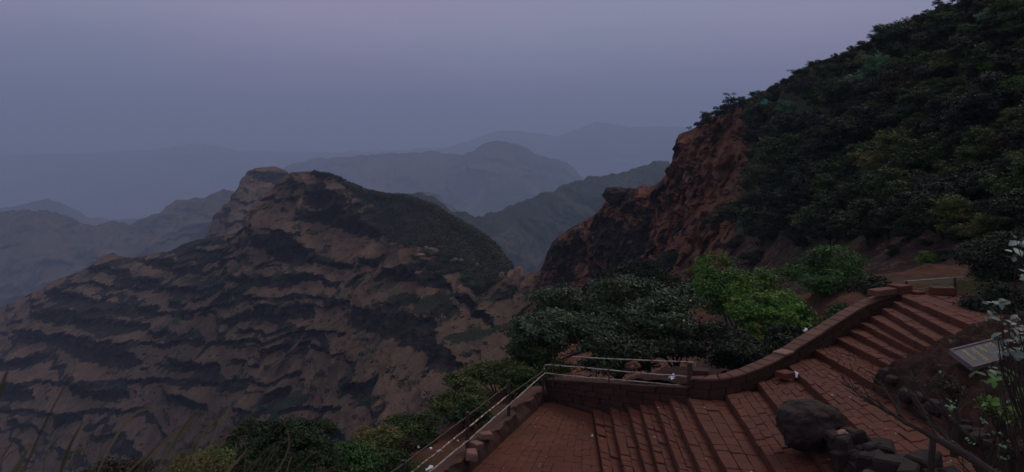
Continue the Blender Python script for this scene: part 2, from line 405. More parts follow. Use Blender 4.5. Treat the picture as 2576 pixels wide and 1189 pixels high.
r4 = [(-420,-900,1500,360),(0,-330,1380,352),(260,-170,1260,350),(460,40,1220,332),(610,180,1200,318),(690,290,1180,300),(760,420,1150,284),(870,640,1120,255),(970,790,1120,222),(1085,920,1120,186),(1200,1040,1120,150),(1282,1140,1100,125),(1345,1210,1100,112),(1420,1300,1100,100)]
r5 = [(a, b - 110, 1520, d * .86) for a, b, c, d in r4]
W, V, U = loft(crest, [r1, r2, r3, r4, r5], 1150, 620, back=((40, 14), (260, 230)), lin=True)
n0 = normals(W); nh = n0 * [1, 1, 0]; nh /= np.linalg.norm(nh, axis=-1, keepdims=True) + 1e-6
nh = np.where(nh[..., 1:2] > 0, nh * [1, -1, 1], nh)
nc_ = -W * [1, 1, 0]; nc_ /= np.linalg.norm(nc_, axis=-1, keepdims=True); nh = nh * (1 - .6) + nc_ * .6; nh /= np.linalg.norm(nh, axis=-1, keepdims=True)
sx, sy = screen(W)
z = W[..., 2]
warp = fbm(W / 60, 3, 11) * 9 + fbm(W / 14, 3, 15) * 2.2
fade = sm(V, .0, .10) * .9 + .1; fade = np.where(V < 0, .15, fade)
tz = -(z + warp - W[..., 0] * .035)
pr = prof(tz / 27 + .3, .42); pr2 = prof(tz / 9.5, .4)
mk = sm(fbm(W * [1/55, 1/55, 1/18], 3, 21), -.38, .05)          # cliffs come and go along a band
mk2 = sm(fbm(W * [1/30, 1/90, 1/9], 3, 27), -.3, .1)
U3 = np.stack([(U + 0*V) / 85, V * 1.3, 0 * U], -1)
rib = ridged(U3 + fbm(W/45, 3, 31)[..., None] * .5, 4, 41, .55)
rib2 = ridged(np.stack([U / 17, V * 4, 0 * U], -1) + fbm(W/20, 2, 33)[..., None] * .5, 3, 51, .5)
scale = np.clip(W[..., 1] / 420, .35, 1.2)
BANDS = [[(100,575,7),(300,590,8),(600,605,7),(900,565,7)],[(60,660,8),(300,690,8),(600,722,9),(900,700,8),(1200,660,8)],[(-200,860,9),(0,850,9),(300,860,9),(600,850,9),(900,850,8),(1150,830,8)],[(250,485,7),(500,510,8),(850,505,7)],[(-200,960,10),(0,960,9),(300,965,9),(560,960,9)],[(880,540,7),(1100,532,8),(1300,548,8)],[(400,412,6),(600,402,7),(920,405,7)],[(900,660,6),(1100,650,7),(1310,665,7)],[(850,940,8),(1050,945,9),(1300,940,9)],
 [(1110,245,18),(1180,250,25),(1260,260,28),(1340,280,30),(1400,305,30),(1415,330,20)],[(1060,120,26),(1075,135,34),(1100,150,30)],[(1130,165,34),(1200,165,34),(1250,185,32),(1295,185,25)],
 [(940,310,28),(1000,335,35),(1070,355,42),(1130,380,32),(1170,400,18)],[(1170,402,10),(1260,410,13),(1330,425,12)],[(870,484,10),(960,480,16),(1050,465,18),(1140,465,16),(1220,480,13),(1280,495,12)],
 [(780,622,13),(870,625,13),(950,605,15),(1020,595,22),(1090,590,24),(1170,600,22)],[(1325,590,30),(1400,620,48),(1480,640,58),(1560,690,60),(1640,740,60),(1700,780,48),(1745,815,26)],
 [(1400,478,10),(1450,445,9),(1480,450,14),(1560,470,20),(1640,490,22),(1680,520,22)],[(1690,540,18),(1740,570,26),(1800,600,28),(1865,640,22)],[(990,730,13),(1085,735,20)],[(1010,885,16),(1090,898,20)],
 [(1265,862,10),(1340,870,32),(1410,850,14)],[(1205,1020,20),(1260,1050,26),(1310,1040,16)],[(165,530,18),(230,535,23),(290,545,20),(360,565,16),(430,585,16),(520,590,13),(605,575,10)],[(315,440,10),(380,435,15),(450,450,13),(495,455,9)],
 [(640,368,9),(700,340,14),(760,335,13),(835,330,12)],[(615,375,7),(720,378,11),(800,380,13),(885,378,8)],[(110,610,10),(200,615,18),(280,620,22),(380,640,28),(480,650,22),(565,640,12)],
 [(50,700,16),(150,690,20),(240,720,36),(330,740,42),(420,750,42),(495,755,30)],[(-200,800,26),(0,790,22),(100,780,16),(200,760,18)],[(-300,895,26),(0,895,28),(70,890,28),(135,900,20)],[(255,890,18),(340,905,23),(420,910,20),(485,900,12)],
 [(555,690,12),(645,660,12)],[(615,560,12),(705,575,10)],[(640,790,16),(740,800,22),(835,790,18)],[(190,1000,16),(310,985,16)],[(525,410,10),(600,430,16),(700,440,18),(790,450,12)],[(560,500,10),(650,505,14),(740,520,12)],[(420,480,8),(560,480,12),(600,490,8)],
 [(600,900,18),(700,930,26),(780,950,18)],[(860,780,10),(960,800,12)],[(1130,720,9),(1240,735,10)],[(20,1000,14),(120,1010,16)],[(1090,990,14),(1180,985,12)],[(880,1000,12),(980,1015,16)],[(340,1060,14),(480,1050,16)],[(1425,330,8),(1445,350,26),(1450,370,20)],[(1350,400,16),(1390,410,22),(1405,415,12)]]
cb, push = bands_field(sx, sy, W, BANDS, lambda v: v * .6824, lambda v: 377.4 + v * .6824)
D = (push * 5.5 + pr * 1.6 * mk + pr2 * 1.9 * mk2 + ((rib - .6) * 11.5 + (rib2 - .6) * 1.0) * (.25 + .75 * sm(sx, 380, 700)) + cb * (ridged(W * [1/5, 1/14, 1/30], 4, 911, .6) - .7) * 2.6 + fbm(W / [9, 22, 9], 4, 61) * 2.2 + fbm(W / [2.6, 7, 2.6], 3, 65) * .7) * scale
WEX = [860, 900, 985, 1025, 1067, 1105, 1135, 1165, 1180, 1210, 1245, 1267, 1290]; WEY = [470, 500, 610, 622, 620, 646, 652, 688, 712, 732, 716, 700, 698]
woods = sm(sx, 885, 960) * (1 - sm(sy - (np.interp(sx, WEX, WEY) + fbm(W/7, 3, 3) * 16), -10, 6)) * sm(sx - 985 + (640 - sy) * .62 + fbm(W/12, 3, 5) * 50, -22, 18) * (1 - sm(sx, 1255, 1290))
D *= 1 - .8 * woods
W = W + nh * (D * fade)[..., None]
W[..., 2] += (fbm(W / [12, 30, 12], 4, 71) * 1.2 + fbm(W/[3.5, 9, 3.5], 3, 75) * .4) * fade
# rocky knoll on the saddle
nn = normals(W)
steep = 1 - sm(nn[..., 2], .36, .66)
f = tz / 27 + .3; f = f - np.floor(f)
rock = np.clip(cb * 1.05 + steep * .22 + .18 * mk * sm(f, .56, .62) * (1 - sm(f, .97, 1.)) + .22 * (1 - sm(sx, 420, 640)), 0, 1) * (1 - woods)
cap = 0 *  np.exp(-((sx - 815) / 78) ** 2 - ((sy - 500) / 32) ** 2); 
f2 = tz / 9.5; f2 = f2 - np.floor(f2)
rock = np.clip(rock + (.5 + .35 * (1 - sm(sx, 400, 700))) * mk2 * sm(f2, .58, .66) * (1 - sm(f2, .95, 1.)) * (1 - woods), 0, 1)
rock *= 1 - .6 * sm(sx, 1240, 1300)
vegn = fbm(W / 24, 4, 81)
hollow = sum(np.exp(-((sx - a) / b) ** 2 - ((sy - c) / d) ** 2) for a, b, c, d in [(1045, 70, 752, 20), (1120, 40, 765, 22), (1210, 42, 828, 24), (600, 60, 735, 24), (500, 50, 700, 12), (720, 50, 1010, 25), (930, 40, 1000, 25), (845, 60, 650, 14), (760, 50, 640, 18), (1270, 30, 745, 18), (905, 25, 520, 20), (930, 30, 560, 16)])
veg = np.clip(hollow * .75 + woods * 1.2 + .5 * sm(vegn, .12, .4) + .2 * sm(f, .9, 1) * mk + .28 * (V < 0), 0, 1.2)
terrain('ridge', W, M['ridge'], rock, veg)['kind'] = 'structure'
RIDGE = W

# --- flat-topped spur behind it
crest = [(440,640,640),(500,610,630),(528,585,620),(535,545,612),(560,522,605),(585,500,600),(600,478,596),(618,462,592),(627,445,588),(632,428,586),(645,423,584),(668,421,582),(690,419,580),(705,424,578),(718,436,576),(735,436,572),(760,432,568),(785,434,565),(815,450,560),(860,480,556)]
r1 = [(440,400,700,570),(528,500,640,560),(600,570,560,545),(632,600,500,540),(690,690,480,535),(760,760,500,530),(860,860,520,530)]
r2 = [(440,340,800,500),(528,450,740,490),(600,520,680,480),(632,570,640,478),(690,660,620,480),(760,740,620,480),(860,860,640,480)]
K_ = 1.4; crest = [(a, b, c * K_) for a, b, c in crest]; r1 = [(a, b, c, d * K_) for a, b, c, d in r1]; r2 = [(a, b, c, d * K_) for a, b, c, d in r2]
W, V, U = loft(crest, [r1, r2], 420, 260, back=((60, 10), (260, 230)), lin=True)
n0 = normals(W); nh = n0 * [1, 1, 0]; nh /= np.linalg.norm(nh, axis=-1, keepdims=True) + 1e-6
warp = fbm(W / 60, 3, 111) * 8; tz = -(W[..., 2] + warp)
fade = np.where(V < 0, .1, sm(V, 0, .12) * .9 + .1)
mk = sm(fbm(W * [1/50, 1/50, 1/20], 3, 121), -.4, .05)
sx, sy = screen(W)
cb, push = bands_field(sx, sy, W, [[(285,300,18),(400,310,34),(500,330,48),(600,340,58),(700,340,58),(755,330,38)],[(185,430,13),(270,470,18),(345,490,14)],[(365,560,24),(455,560,32)],[(55,590,16),(150,600,18),(240,630,18),(330,620,10),(485,610,8)],[(-20,760,36),(60,740,38),(125,760,36)],[(215,730,24),(335,740,36)],[(0,900,20),(150,880,20),(300,900,20)]], lambda v: 566 + v * .2116, lambda v: 377.4 + v * .2116)
D = push * 6.5 + cb * (ridged(W * [1/7, 1/20, 1/40], 3, 912) - .7) * 2 + prof(tz / 20, .45) * 1.5 * mk + (ridged(W * [1/40, 1/40, 1/120], 4, 141) - .6) * 5 + fbm(W / 10, 4, 161) * 1.8
W = W + nh * (D * fade)[..., None]; W[..., 2] += fbm(W / 12, 4, 171) * 1.5 * fade
nn = normals(W); f = tz / 20 - np.floor(tz / 20)
rock = np.clip((1 - sm(nn[..., 2], .4, .7)) * .35 + 1.1 * cb + .3 * mk * sm(f, .5, .56), 0, 1)
terrain('spur', W, M['ridge'], rock, .35 * sm(fbm(W/20, 3, 1), 0, .3) + .35 * (V < 0))['kind'] = 'structure'

# --- farther hills: (crest, face depth ratio, noise size, material, name)
def far_hill(name, pts, drop, near, amp, size, mat, seed, vg=.6, nu=420, nv=150, strata=0., lo=1.):
    K = {'distant_mountain': 1.2, 'distant_range': 1.45, 'far_cone': 1.35, 'banded_hill': 1.2}.get(name, 1.4); pts = [(a, b, c * K) for a, b, c in pts]; drop *= K; amp *= K; size *= K; strata *= K
    cx = [p[0] for p in pts]
    rows = []
    for q in (.33, .66, 1.):
        tb = []
        for (x, y, Y) in pts:
            Yn = Y * (1 - q * (1 - near)); zc = -(y - HY) / F * Y - drop * q
            wx = (x - CX) / F * Y - drop * q * .15
            tb.append((x, CX + wx / Yn * F, HY - zc / Yn * F, Yn))
        rows.append(tb)
    W, V, U = loft(pts, rows, nu, nv, back=((size * 3, size), (size * 12, size * 9)), lin=True)
    n0 = normals(W); nh = n0 * [1, 1, 0]; nh /= np.linalg.norm(nh, axis=-1, keepdims=True) + 1e-6
    fade = np.where(V < 0, .12, sm(V, 0, .2) * .88 + .12)
    wv = fbm(W / size / 2, 3, seed + 7)[..., None]
    D = (ridged(W * [1 / size, 1 / size, .22 / size] + wv * .4, 5, seed) - .7) * amp
    if strata: D = D + prof(-(W[..., 2] + fbm(W / 150, 2, seed + 3) * 20) / strata, .4) * strata * .2
    W = W + nh * (D * fade)[..., None]
    W[..., 2] += fbm(W / size * 2, 5, seed + 9) * amp * .3 * fade + fbm(W / size * 9, 3, seed + 19) * amp * .09 * np.where(V < 0, 0, 1)
    nn = normals(W)
    rock = (1 - sm(nn[..., 2], .45, .75)) * .8
    return tag(terrain(name, W, M[mat], rock, vg + .4 * fbm(W / size * 1.3, 4, seed + 5), 3), kind='structure')

far_hill('hillside', [(880,500,900),(960,492,880),(1010,490,860),(1060,488,850),(1085,496,840),(1110,512,830),(1132,530,820),(1160,538,815),(1190,546,820),(1215,545,840),(1250,533,870),(1300,515,905),(1340,495,935),(1365,487,950),(1400,478,965),(1420,462,985),(1460,458,1000),(1490,446,1020),(1530,442,1040),(1570,432,1060),(1610,422,1080),(1640,410,1095),(1656,405,1100),(1672,410,1105),(1700,424,1110),(1780,440,1110),(1900,470,1100)],
         330, .5, 34, 130, 'farveg', 200, .62, 560, 220)
far_hill('far_knoll', [(960,520,1900),(1020,500,1880),(1050,486,1860),(1075,483,1850),(1095,488,1850),(1110,502,1850),(1150,530,1850)], 250, .75, 30, 160, 'farveg', 230)
far_hill('banded_hill', [(-300,560,1500),(-120,538,1550),(0,532,1600),(40,529,1620),(95,531,1620),(140,536,1620),(170,545,1620),(205,560,1630),(240,567,1640),(262,562,1640),(282,557,1640),(300,562,1640),(325,568,1640),(345,560,1640),(380,545,1650),(425,527,1650),(434,508,1655),(445,503,1660),(480,503,1660),(530,494,1670),(548,482,1680),(560,478,1685),(572,483,1690),(610,478,1700),(700,480,1720),(800,500,1750)],
         520, .45, 60, 190, 'far', 260, .35, 560, 220, 70)
far_hill('far_cone', [(-300,540,3000),(-100,530,3000),(0,525,3000),(40,518,3000),(80,508,3000),(120,501,3000),(150,508,3000),(180,525,3000),(215,545,3000),(300,555,3000),(420,540,3000),(560,520,3000),(700,520,3000)], 700, .6, 60, 400, 'far', 290)
far_hill('distant_mountain', [(300,560,4300),(500,530,4300),(650,470,4250),(730,415,4200),(800,398,4200),(860,393,4150),(930,390,4100),(1000,387,4050),(1060,382,4000),(1090,382,4000),(1120,388,3950),(1165,392,3900),(1190,382,3850),(1215,366,3820),(1238,357,3800),(1262,353,3800),(1290,359,3800),(1315,367,3800),(1340,384,3800),(1360,393,3820),(1400,400,3850),(1420,410,3850),(1440,425,3850),(1465,445,3850),(1500,465,3850),(1600,470,3900),(1750,450,3900),(1900,440,3900)], 900, .55, 110, 420, 'far', 320, .5, 560, 160)
far_hill('distant_range', [(-500,400,7200),(-100,392,7200),(200,388,7000),(330,381,7000),(420,374,6900),(470,366,6900),(505,361,6900),(540,368,6900),(600,380,6900),(700,385,6900),(850,384,6900),(1000,380,6900),(1130,372,6800),(1180,355,6800),(1230,338,6800),(1280,328,6800),(1330,333,6800),(1400,343,6800),(1450,325,6800),(1500,305,6800),(1530,309,6800),(1580,322,6800),(1680,318,6800),(1800,330,6800),(2000,340,6800),(2600,350,6800)], 1000, .7, 180, 900, 'far', 350, .5, 480, 100)
# valley floor, one sheet to the horizon
g = np.stack(np.meshgrid(np.linspace(-14900, 14900, 200), np.linspace(-880, 14400, 150)), -1)
Wv = np.concatenate([g, (-900 + 0 * g[..., :1])], -1); Wv[..., 2] += fbm(Wv / 700, 4, 400) * 90
Wv[..., 2] = np.maximum(Wv[..., 2], -1050)
terrain('valley_ground', Wv[::-1], M['farveg'], Wv[::-1][..., 0] * 0, .5 + 0 * Wv[..., 0], 4)['kind'] = 'structure'

# --- right-hand cliff and wooded hill
crest = [(1350,705,240),(1362,690,236),(1372,660,232),(1378,638,228),(1390,612,222),(1410,592,216),(1440,574,208),(1470,556,200),(1495,541,195),(1515,520,191),(1530,497,188),(1536,487,186),(1560,486,184),(1572,488,182),(1578,476,180),(1600,476,178),(1610,470,176),(1635,470,172),(1648,468,170),(1662,458,166),(1675,440,163),(1690,420,160),(1697,385,157),(1700,355,155),(1708,340,152),(1730,332,148),(1750,322,144),(1765,312,141),(1780,302,138),(1800,292,134),(1830,280,130),(1870,262,124),(1920,232,116),(1980,200,109),(2040,162,101),(2110,140,94),(2180,108,88),(2260,70,80),(2340,32,73),(2420,5,67),(2500,-15,62),(2600,-40,57),(2760,-90,50),(2950,-150,44)]
r1 = [(1350,1345,740,225),(1378,1376,700,222),(1440,1425,670,203),(1530,1520,640,183),(1600,1590,620,172),(1648,1640,600,164),(1690,1690,570,155),(1700,1706,520,150),(1780,1790,470,130),(1870,1890,440,112),(1980,1990,400,92),(2110,2120,350,74),(2260,2270,300,60),(2420,2430,260,50),(2600,2610,220,42),(2950,2950,150,31)]
r2 = [(1350,1330,790,205),(1378,1365,765,208),(1440,1410,760,190),(1530,1500,745,168),(1600,1570,735,156),(1648,1620,730,147),(1690,1680,710,138),(1700,1700,700,135),(1780,1800,650,108),(1870,1890,620,86),(1980,1990,600,66),(2110,2120,580,52),(2260,2260,570,41),(2420,2420,560,33),(2600,2600,560,26.5),(2950,2900,560,20)]
r3 = [(1350,1290,900,150),(1378,1330,900,140),(1440,1380,920,110),(1530,1460,940,85),(1600,1540,950,66),(1648,1600,950,55),(1690,1660,950,48),(1700,1690,950,46),(1780,1800,900,38),(1870,1900,850,34),(1980,2010,800,30.5),(2110,2130,770,27.5),(2260,2260,745,25.5),(2420,2400,735,24),(2600,2560,730,23),(2950,2800,735,20)]
r4 = [(1350,1230,1010,110),(1378,1270,1010,100),(1440,1330,1040,75),(1530,1410,1080,55),(1600,1500,1100,42),(1648,1560,1100,36),(1690,1640,1080,32),(1700,1690,1060,30.5),(1780,1800,1020,27.5),(1870,1900,960,25.5),(1980,2010,900,24.5),(2110,2130,860,23.3),(2260,2260,810,22.5),(2420,2400,790,22),(2600,2540,780,21),(2950,2760,800,18)]
W, V, U = loft(crest, [r1, r2, r3, r4], 900, 480, back=((25, 5), (160, 120)), lin=True)
n0 = normals(W); nh = n0 * [1, 1, .15]; nh /= np.linalg.norm(nh, axis=-1, keepdims=True) + 1e-6
nc_ = -W * [1, 1, 0]; nc_ /= np.linalg.norm(nc_, axis=-1, keepdims=True); nh = nh * (1 - .75) + nc_ * .75; nh /= np.linalg.norm(nh, axis=-1, keepdims=True)
sx, sy = screen(W)
rocky = 1 - sm(sx - (1800 + (640 - sy) * .25), -40, 60)
sc = np.clip(W[..., 1] / 150, .12, 1.3)
fade = np.where(V < 0, .12, sm(V, 0, .08) * .85 + .15)
wv = fbm(W / 14, 3, 505)[..., None]
flute = ridged(W * [1/13, 1/40, 1/60] + wv * .8, 5, 510, .6)
chunk = ridged(W * [1/6, 1/18, 1/9] + wv, 4, 520, .55)
crk = ridged(W * [1/4, 1/12, 1/16] + wv * .5, 4, 525, .6)
D = ((flute - .7) * 3.0 + (chunk - .7) * 1.3 + (crk - .7) * .9 + fbm(W / [2.2, 6, 2.2], 4, 530, .6) * 1.3) * sc * (.25 + .75 * rocky)
W = W + nh * (D * fade)[..., None]
W[..., 2] += fbm(W / [4, 10, 4], 4, 540) * .8 * sc * fade
nn = normals(W)
dk = 1 - sm(sx - (1655 + (560 - sy) * .3) + fbm(W/8, 3, 7) * 120, -50, 60)
holes = sm(fbm(W * [1/6, 1/16, 1/14], 4, 550), .02, .28)
rock = np.clip((1 - sm(crk, -.2, .5)) * .16 * rocky + dk * (.78 - .62 * sm(fbm(W / [6, 16, 7], 4, 9), .04, .22)) + (1 - sm(flute, .1, .7)) * .38 * rocky + holes * .26 * rocky * (1 - .5*sm(sx, 1700, 1800)) + (1 - sm(nn[..., 2], -.1, .3)) * .3, 0, 1)
rock = rock * (1 - sm(sy, 742, 775) * (sx < 1480) * .9) + .6 * (1 - rocky)
saddle = sm(sy - 690 - (sx - 1340) * .9, -10, 20) * (1 - sm(sx, 1400, 1430)); rock = rock * (1 - .85 * saddle)
veg = np.clip((1 - rocky) * (.62 - .35 * sm(sy, 560, 640)) + .35 * sm(fbm(W / 9, 4, 560), .15, .4) * (.3 + .7 * (sx > 1480)), 0, 1)
terrain('cliff', W, M['cliff'], rock, veg)['kind'] = 'structure'

exec_near = True
# ------------------------------------------------------------------ near ground
LV = lambda k: -6.5 + .16 * k                      # top of step k
def onz(x, y, z):                                   # where a pixel's ray meets the level z
    Y = z / (-(y - HY) / F); return np.array([(x - CX) / F * Y, Y])
ED = {1:((1492,1033),(1518,1189)),2:((1537,1033),(1570,1189)),3:((1581,1026),(1625,1189)),4:((1611,1020),(1658,1189)),5:((1648,1013),(1710,1189)),
      6:((1687,1009),(1764,1189)),7:((1732,1006),(1830,1189)),8:((1830,999),(1952,1189)),9:((1912,970),(1972,1045)),10:((1989,926),(2165,1084)),11:((2058,886),(2355,1055)),
      12:((2115,856),(2282,941)),13:((2146,835),(2322,925)),14:((2170,815),(2332,899)),15:((2198,801),(2342,882)),16:((2225,781),(2370,868)),17:((2251,763),(2399,841)),18:((2275,749),(2453,822))}
EDGE = {}
for k, (a, b) in ED.items():
    a = onz(*a, LV(k)); b = onz(*b, LV(k)); d = (b - a) / (b[1] - a[1])
    yn = 9.0 if k <= 11 else 15.9
    EDGE[k] = (a + d * .22, a + d * (yn - a[1]))
    print('edge', k, a.round(2), b.round(2))

OUT = np.array([(-3.9, 8.), (-2.95, 10.5), (.75, 20.75), (1.0, 20.85), (4.0, 17.75), (4.9, 17.3), (5.7, 17.6), (6.7, 18.45), (8.6, 20.0), (10.2, 20.9), (11.3, 21.5), (17, 24.5)])
OUTZ = np.array([-6.7, -6.7, -6.75, -6.7, -5.9, -5.8, -5.6, -5.3, -4.7, -4.2, -3.9, -3.4])
def wall_dist(x, y):
    best = np.full(np.shape(x), 1e9); zz = np.zeros(np.shape(x)); side = np.zeros(np.shape(x))
    for i in range(len(OUT) - 1):
        a = OUT[i]; d = OUT[i + 1] - a; L_ = d @ d
        t = np.clip(((x - a[0]) * d[0] + (y - a[1]) * d[1]) / L_, 0, 1)
        px = a[0] + t * d[0]; py = a[1] + t * d[1]
        dd = np.hypot(x - px, y - py); cr_ = d[0] * (y - a[1]) - d[1] * (x - a[0])
        m_ = dd < best
        best = np.where(m_, dd, best); zz = np.where(m_, OUTZ[i] + t * (OUTZ[i + 1] - OUTZ[i]), zz); side = np.where(m_, np.sign(cr_), side)
    return best * side, zz
gx, gy = np.meshgrid(np.linspace(-16, 19, 260), np.linspace(1.5, 34, 260))
sd_, zz = wall_dist(gx, gy)
p3 = np.stack([gx, gy, 0 * gx], -1)
slope = .95 - .85 * sm(gx, 7.5, 12)
led = .3 + 1.5 * (1 - sm(gx, -.5, 1.5))
zo = zz + .12 * (gx < .5) - .05 - np.minimum(sd_, led) * .10 - np.maximum(sd_ - led, 0) * slope - np.maximum(sd_ - 3, 0) * .25
zi = np.interp(gx, [-4, 2, 4, 7.8, 10.8, 14], [-6.95, -6.95, -6.1, -5.3, -4.3, -4.0])
gz = np.where(sd_ > 0, zo, zi)
# the camera's own slope on the left
own = -1.9 - np.maximum(gy - 2, 0) * .62 - np.maximum(-gx - 2, 0) * .25 - np.maximum(gx + 1.5, 0) * 2.5
gz = np.maximum(gz, np.where(gy < 13, own, -99)) 
gz = gz + np.where(sd_ > .0, fbm(p3 / 1.6, 4, 600) * .28, 0) 
Wn = np.stack([gx, gy, gz], -1)[::-1]
terrain('near_ground', Wn, M['soil'], .3 + .5 * fbm(Wn / 2, 3, 3), .3 + .6 * fbm(Wn / 1.5, 3, 4), 1)['kind'] = 'structure'

# bank on the right of the stairs
gx, gy = np.meshgrid(np.linspace(7.75, 19, 200), np.linspace(3, 16.05, 200))
gz = np.interp(gx, [7.75, 8.1, 9, 11, 14, 19], [-5.2, -4.55, -4.0, -3.25, -2.3, -1.2]) + np.maximum(11.5 - gy, 0) * .05 + np.where(gx > 8, .0, 0)
p3 = np.stack([gx, gy, gz], -1)
gz = gz + fbm(p3 / 1.1, 5, 620, .55) * .3 + np.maximum(ridged(p3 / .55, 3, 622) - .9, 0) * .22
Wb = np.stack([gx, gy, gz], -1)
Wb = np.concatenate([Wb, (Wb[-1:] * [1, 1, 0] + [0, .02, -5.4])], 0)[::-1]
terrain('earth_bank', Wb, M['bank'], .35 + .6 * fbm(Wb / 1, 3, 3), .2 + .5 * fbm(Wb / .8, 3, 4), 1)['kind'] = 'structure'

# ------------------------------------------------------------------ stairs
def stone(mb, q, top, depth, r, gap=.011, bev=.016, jz=.007):
    """q: four plan corners ccw"""
    q = np.array(q, float); c = q.mean(0)
    v = c - q; q = q + v / np.linalg.norm(v, axis=1)[:, None] * gap * 1.4 + r.normal(0, .006, (4, 2))
    t = top + r.normal(0, jz) + r.normal(0, jz * .5, 4)
    C = [(*q[i], top - depth) for i in range(4)] + [(*q[i], t[i]) for i in range(4)]
    mb.hexa(C, float(np.clip(r.normal(.5, .25), 0, 1)), bev)
def paved(mb, A, B, top, depth, roww, slen, r, jz=.007, gap=.007, bev=.011):
    """stones between edge A (far,near) and edge B (far,near)"""
    wid = (np.linalg.norm(B[0] - A[0]) + np.linalg.norm(B[1] - A[1])) / 2
    nr = max(1, int(round(wid / roww)))
    Ln = np.linalg.norm(A[1] - A[0])
    for i in range(nr):
        s0, s1 = i / nr, (i + 1) / nr
        t = -r.uniform(0, slen) / Ln
        while t < 1:
            t2 = t + slen * r.uniform(.75, 1.3) / Ln
            a, b = max(t, 0), min(t2, 1)
            if 1 - b < .35 * slen / Ln: b = 1; t2 = 1.01
            if b - a > .02:
                pt = lambda s, u: (A[0] * (1 - u) + A[1] * u) * (1 - s) + (B[0] * (1 - u) + B[1] * u) * s
                stone(mb, [pt(s0, b), pt(s1, b), pt(s1, a), pt(s0, a)], top, depth, r, gap, bev, jz=jz)
            t = t2
    core = [(*(A[1]), top - depth - .3), (*(B[1]), top - depth - .3), (*(B[0]), top - depth - .3), (*(A[0]), top - depth - .3)]
    ins = .02
    cc = np.array([A[1], B[1], B[0], A[0]]); cen = cc.mean(0); cc = cc + (cen - cc) / np.linalg.norm(cen - cc, axis=1)[:, None] * ins * 1.5
    mb.hexa([(*p, top - depth - .35) for p in cc] + [(*p, top - .03) for p in cc], -.9, 0)
stairs = tag(empty('stone_staircase', (6.5, 15, -6.5)), 'wide red laterite stone staircase climbing right from the terrace to the upper landing', 'stairs')
off = -np.array([6.5, 15.])
for k in range(1, 18):
    r = np.random.default_rng(100 + k); mb = MB()
    A = [EDGE[k][0] + off, EDGE[k][1] + off]; B = [EDGE[k + 1][0] + off, EDGE[k + 1][1] + off]
    dlt = .30 * (1 if k < 11 else 0)
    if k == 11: A = [A[0], EDGE[11][0] + off + (EDGE[11][1] - EDGE[11][0]) * .62]
    paved(mb, A, B, LV(k) + 6.5, .20, .25 if k < 8 else .24, .36 if k < 12 else .5, r, .007 if k > 4 else .012, .009 if k < 6 else .005)
    s = mb.build('step', M['laterite'], stairs)
    s['label'] = 'laterite step number %d counting up from the terrace' % k
# upper landing
mb = MB(); r = np.random.default_rng(5)
A = [EDGE[18][0] + off, EDGE[18][1] + off]; B = [np.array([14.5, 21.6]) + off, np.array([14.5, 15.9]) + off]
paved(mb, A, B, LV(18) + 6.5, .2, .34, .5, r, .008)
mb.build('landing', M['laterite'], stairs)

# lower terrace
ter = MB(); r = np.random.default_rng(6)
wl = lambda y: .95 + (y - 20.3) * .382                 # inner foot of the left wall
T0 = [np.array([wl(20.3) - .1, 20.35]), np.array([wl(8.6) - .1, 8.6])]
E1 = [np.array([EDGE[1][0][0], EDGE[1][0][1] + .3]), EDGE[1][1]]
paved(ter, T0, E1, -6.5, .1, .26, .34, r, .002, .002, bev=.006)
t_ = ter.build('terrace', M['dust']); t_['kind'] = 'structure'

def make_rock(name, c, size, seed, mat, label, cat='boulder', rz=0, n=40, rough=.18, group=None):
    th = np.linspace(0, math.pi, n); ph = np.linspace(0, 2 * math.pi, 2 * n)
    T, Ph = np.meshgrid(th, ph, indexing='ij')
    d = np.stack([np.sin(T) * np.cos(Ph), np.sin(T) * np.sin(Ph), np.cos(T)], -1)
    d2 = np.sign(d) * np.abs(d) ** .95
    r_ = 1 + fbm(d * 1.1 + seed * 7.3, 5, seed) * rough * 2.2 + ridged(d * 2 + seed, 3, seed) * rough * .3
    Wr = d2 * r_[..., None] * np.array(size) / 2
    o = mesh_np(name, Wr.reshape(-1, 3), grid_faces(2 * n, n)[:, ::-1], mat, None, True, {'tone': np.clip(.5 + fbm(d * 3, 3, seed + 3).ravel(), 0, 1)})
    o.location = c; o.rotation_euler = (0, 0, rz)
    return tag(o, label, cat, group)
# ------------------------------------------------------------------ walls
def course_wall(path, zb, zt, width, name, mat, parent, r, sl=.42, hgt=.22, jit=.012):
    """coursed stone wall following a plan path; zb, zt lists per path point"""
    path = np.array(path, float); seg = np.linalg.norm(np.diff(path, axis=0), axis=1); S = np.concatenate([[0], np.cumsum(seg)])
    pt = lambda s: np.array([np.interp(s, S, path[:, 0]), np.interp(s, S, path[:, 1])])
    def nrm(s):
        d = pt(min(s + .15, S[-1])) - pt(max(s - .15, 0)); d /= np.linalg.norm(d); return np.array([-d[1], d[0]])
    mb = MB(); zbi = lambda s: np.interp(s, S, zb); zti = lambda s: np.interp(s, S, zt)
    nrow = max(1, int(round(np.max(np.array(zt) - np.array(zb)) / hgt)))
    for j in range(nrow):
        s = -r.uniform(0, sl)
        while s < S[-1]:
            s2 = s + sl * r.uniform(.8, 1.25); a, b = max(s, 0), min(s2, S[-1])
            if b - a > .06:
                w0 = r.uniform(-jit, jit); C = []
                for f_ in (j / nrow, (j + 1) / nrow):
                    for (ss, sg) in ((a + .011, 0), (b - .011, 0), (b - .011, 1), (a + .011, 1)):
                        p = pt(ss) + nrm(ss) * (sg * width + (w0 if sg == 0 else -w0))
                        zz_ = zbi(ss) * (1 - f_) + zti(ss) * f_
                        C.append((p[0], p[1], zz_ + (.008 if f_ == j / nrow else -.008)))
                mb.hexa(C, float(r.uniform(0, 1)), .016)
            s = s2
    return mb.build(name, mat, parent)

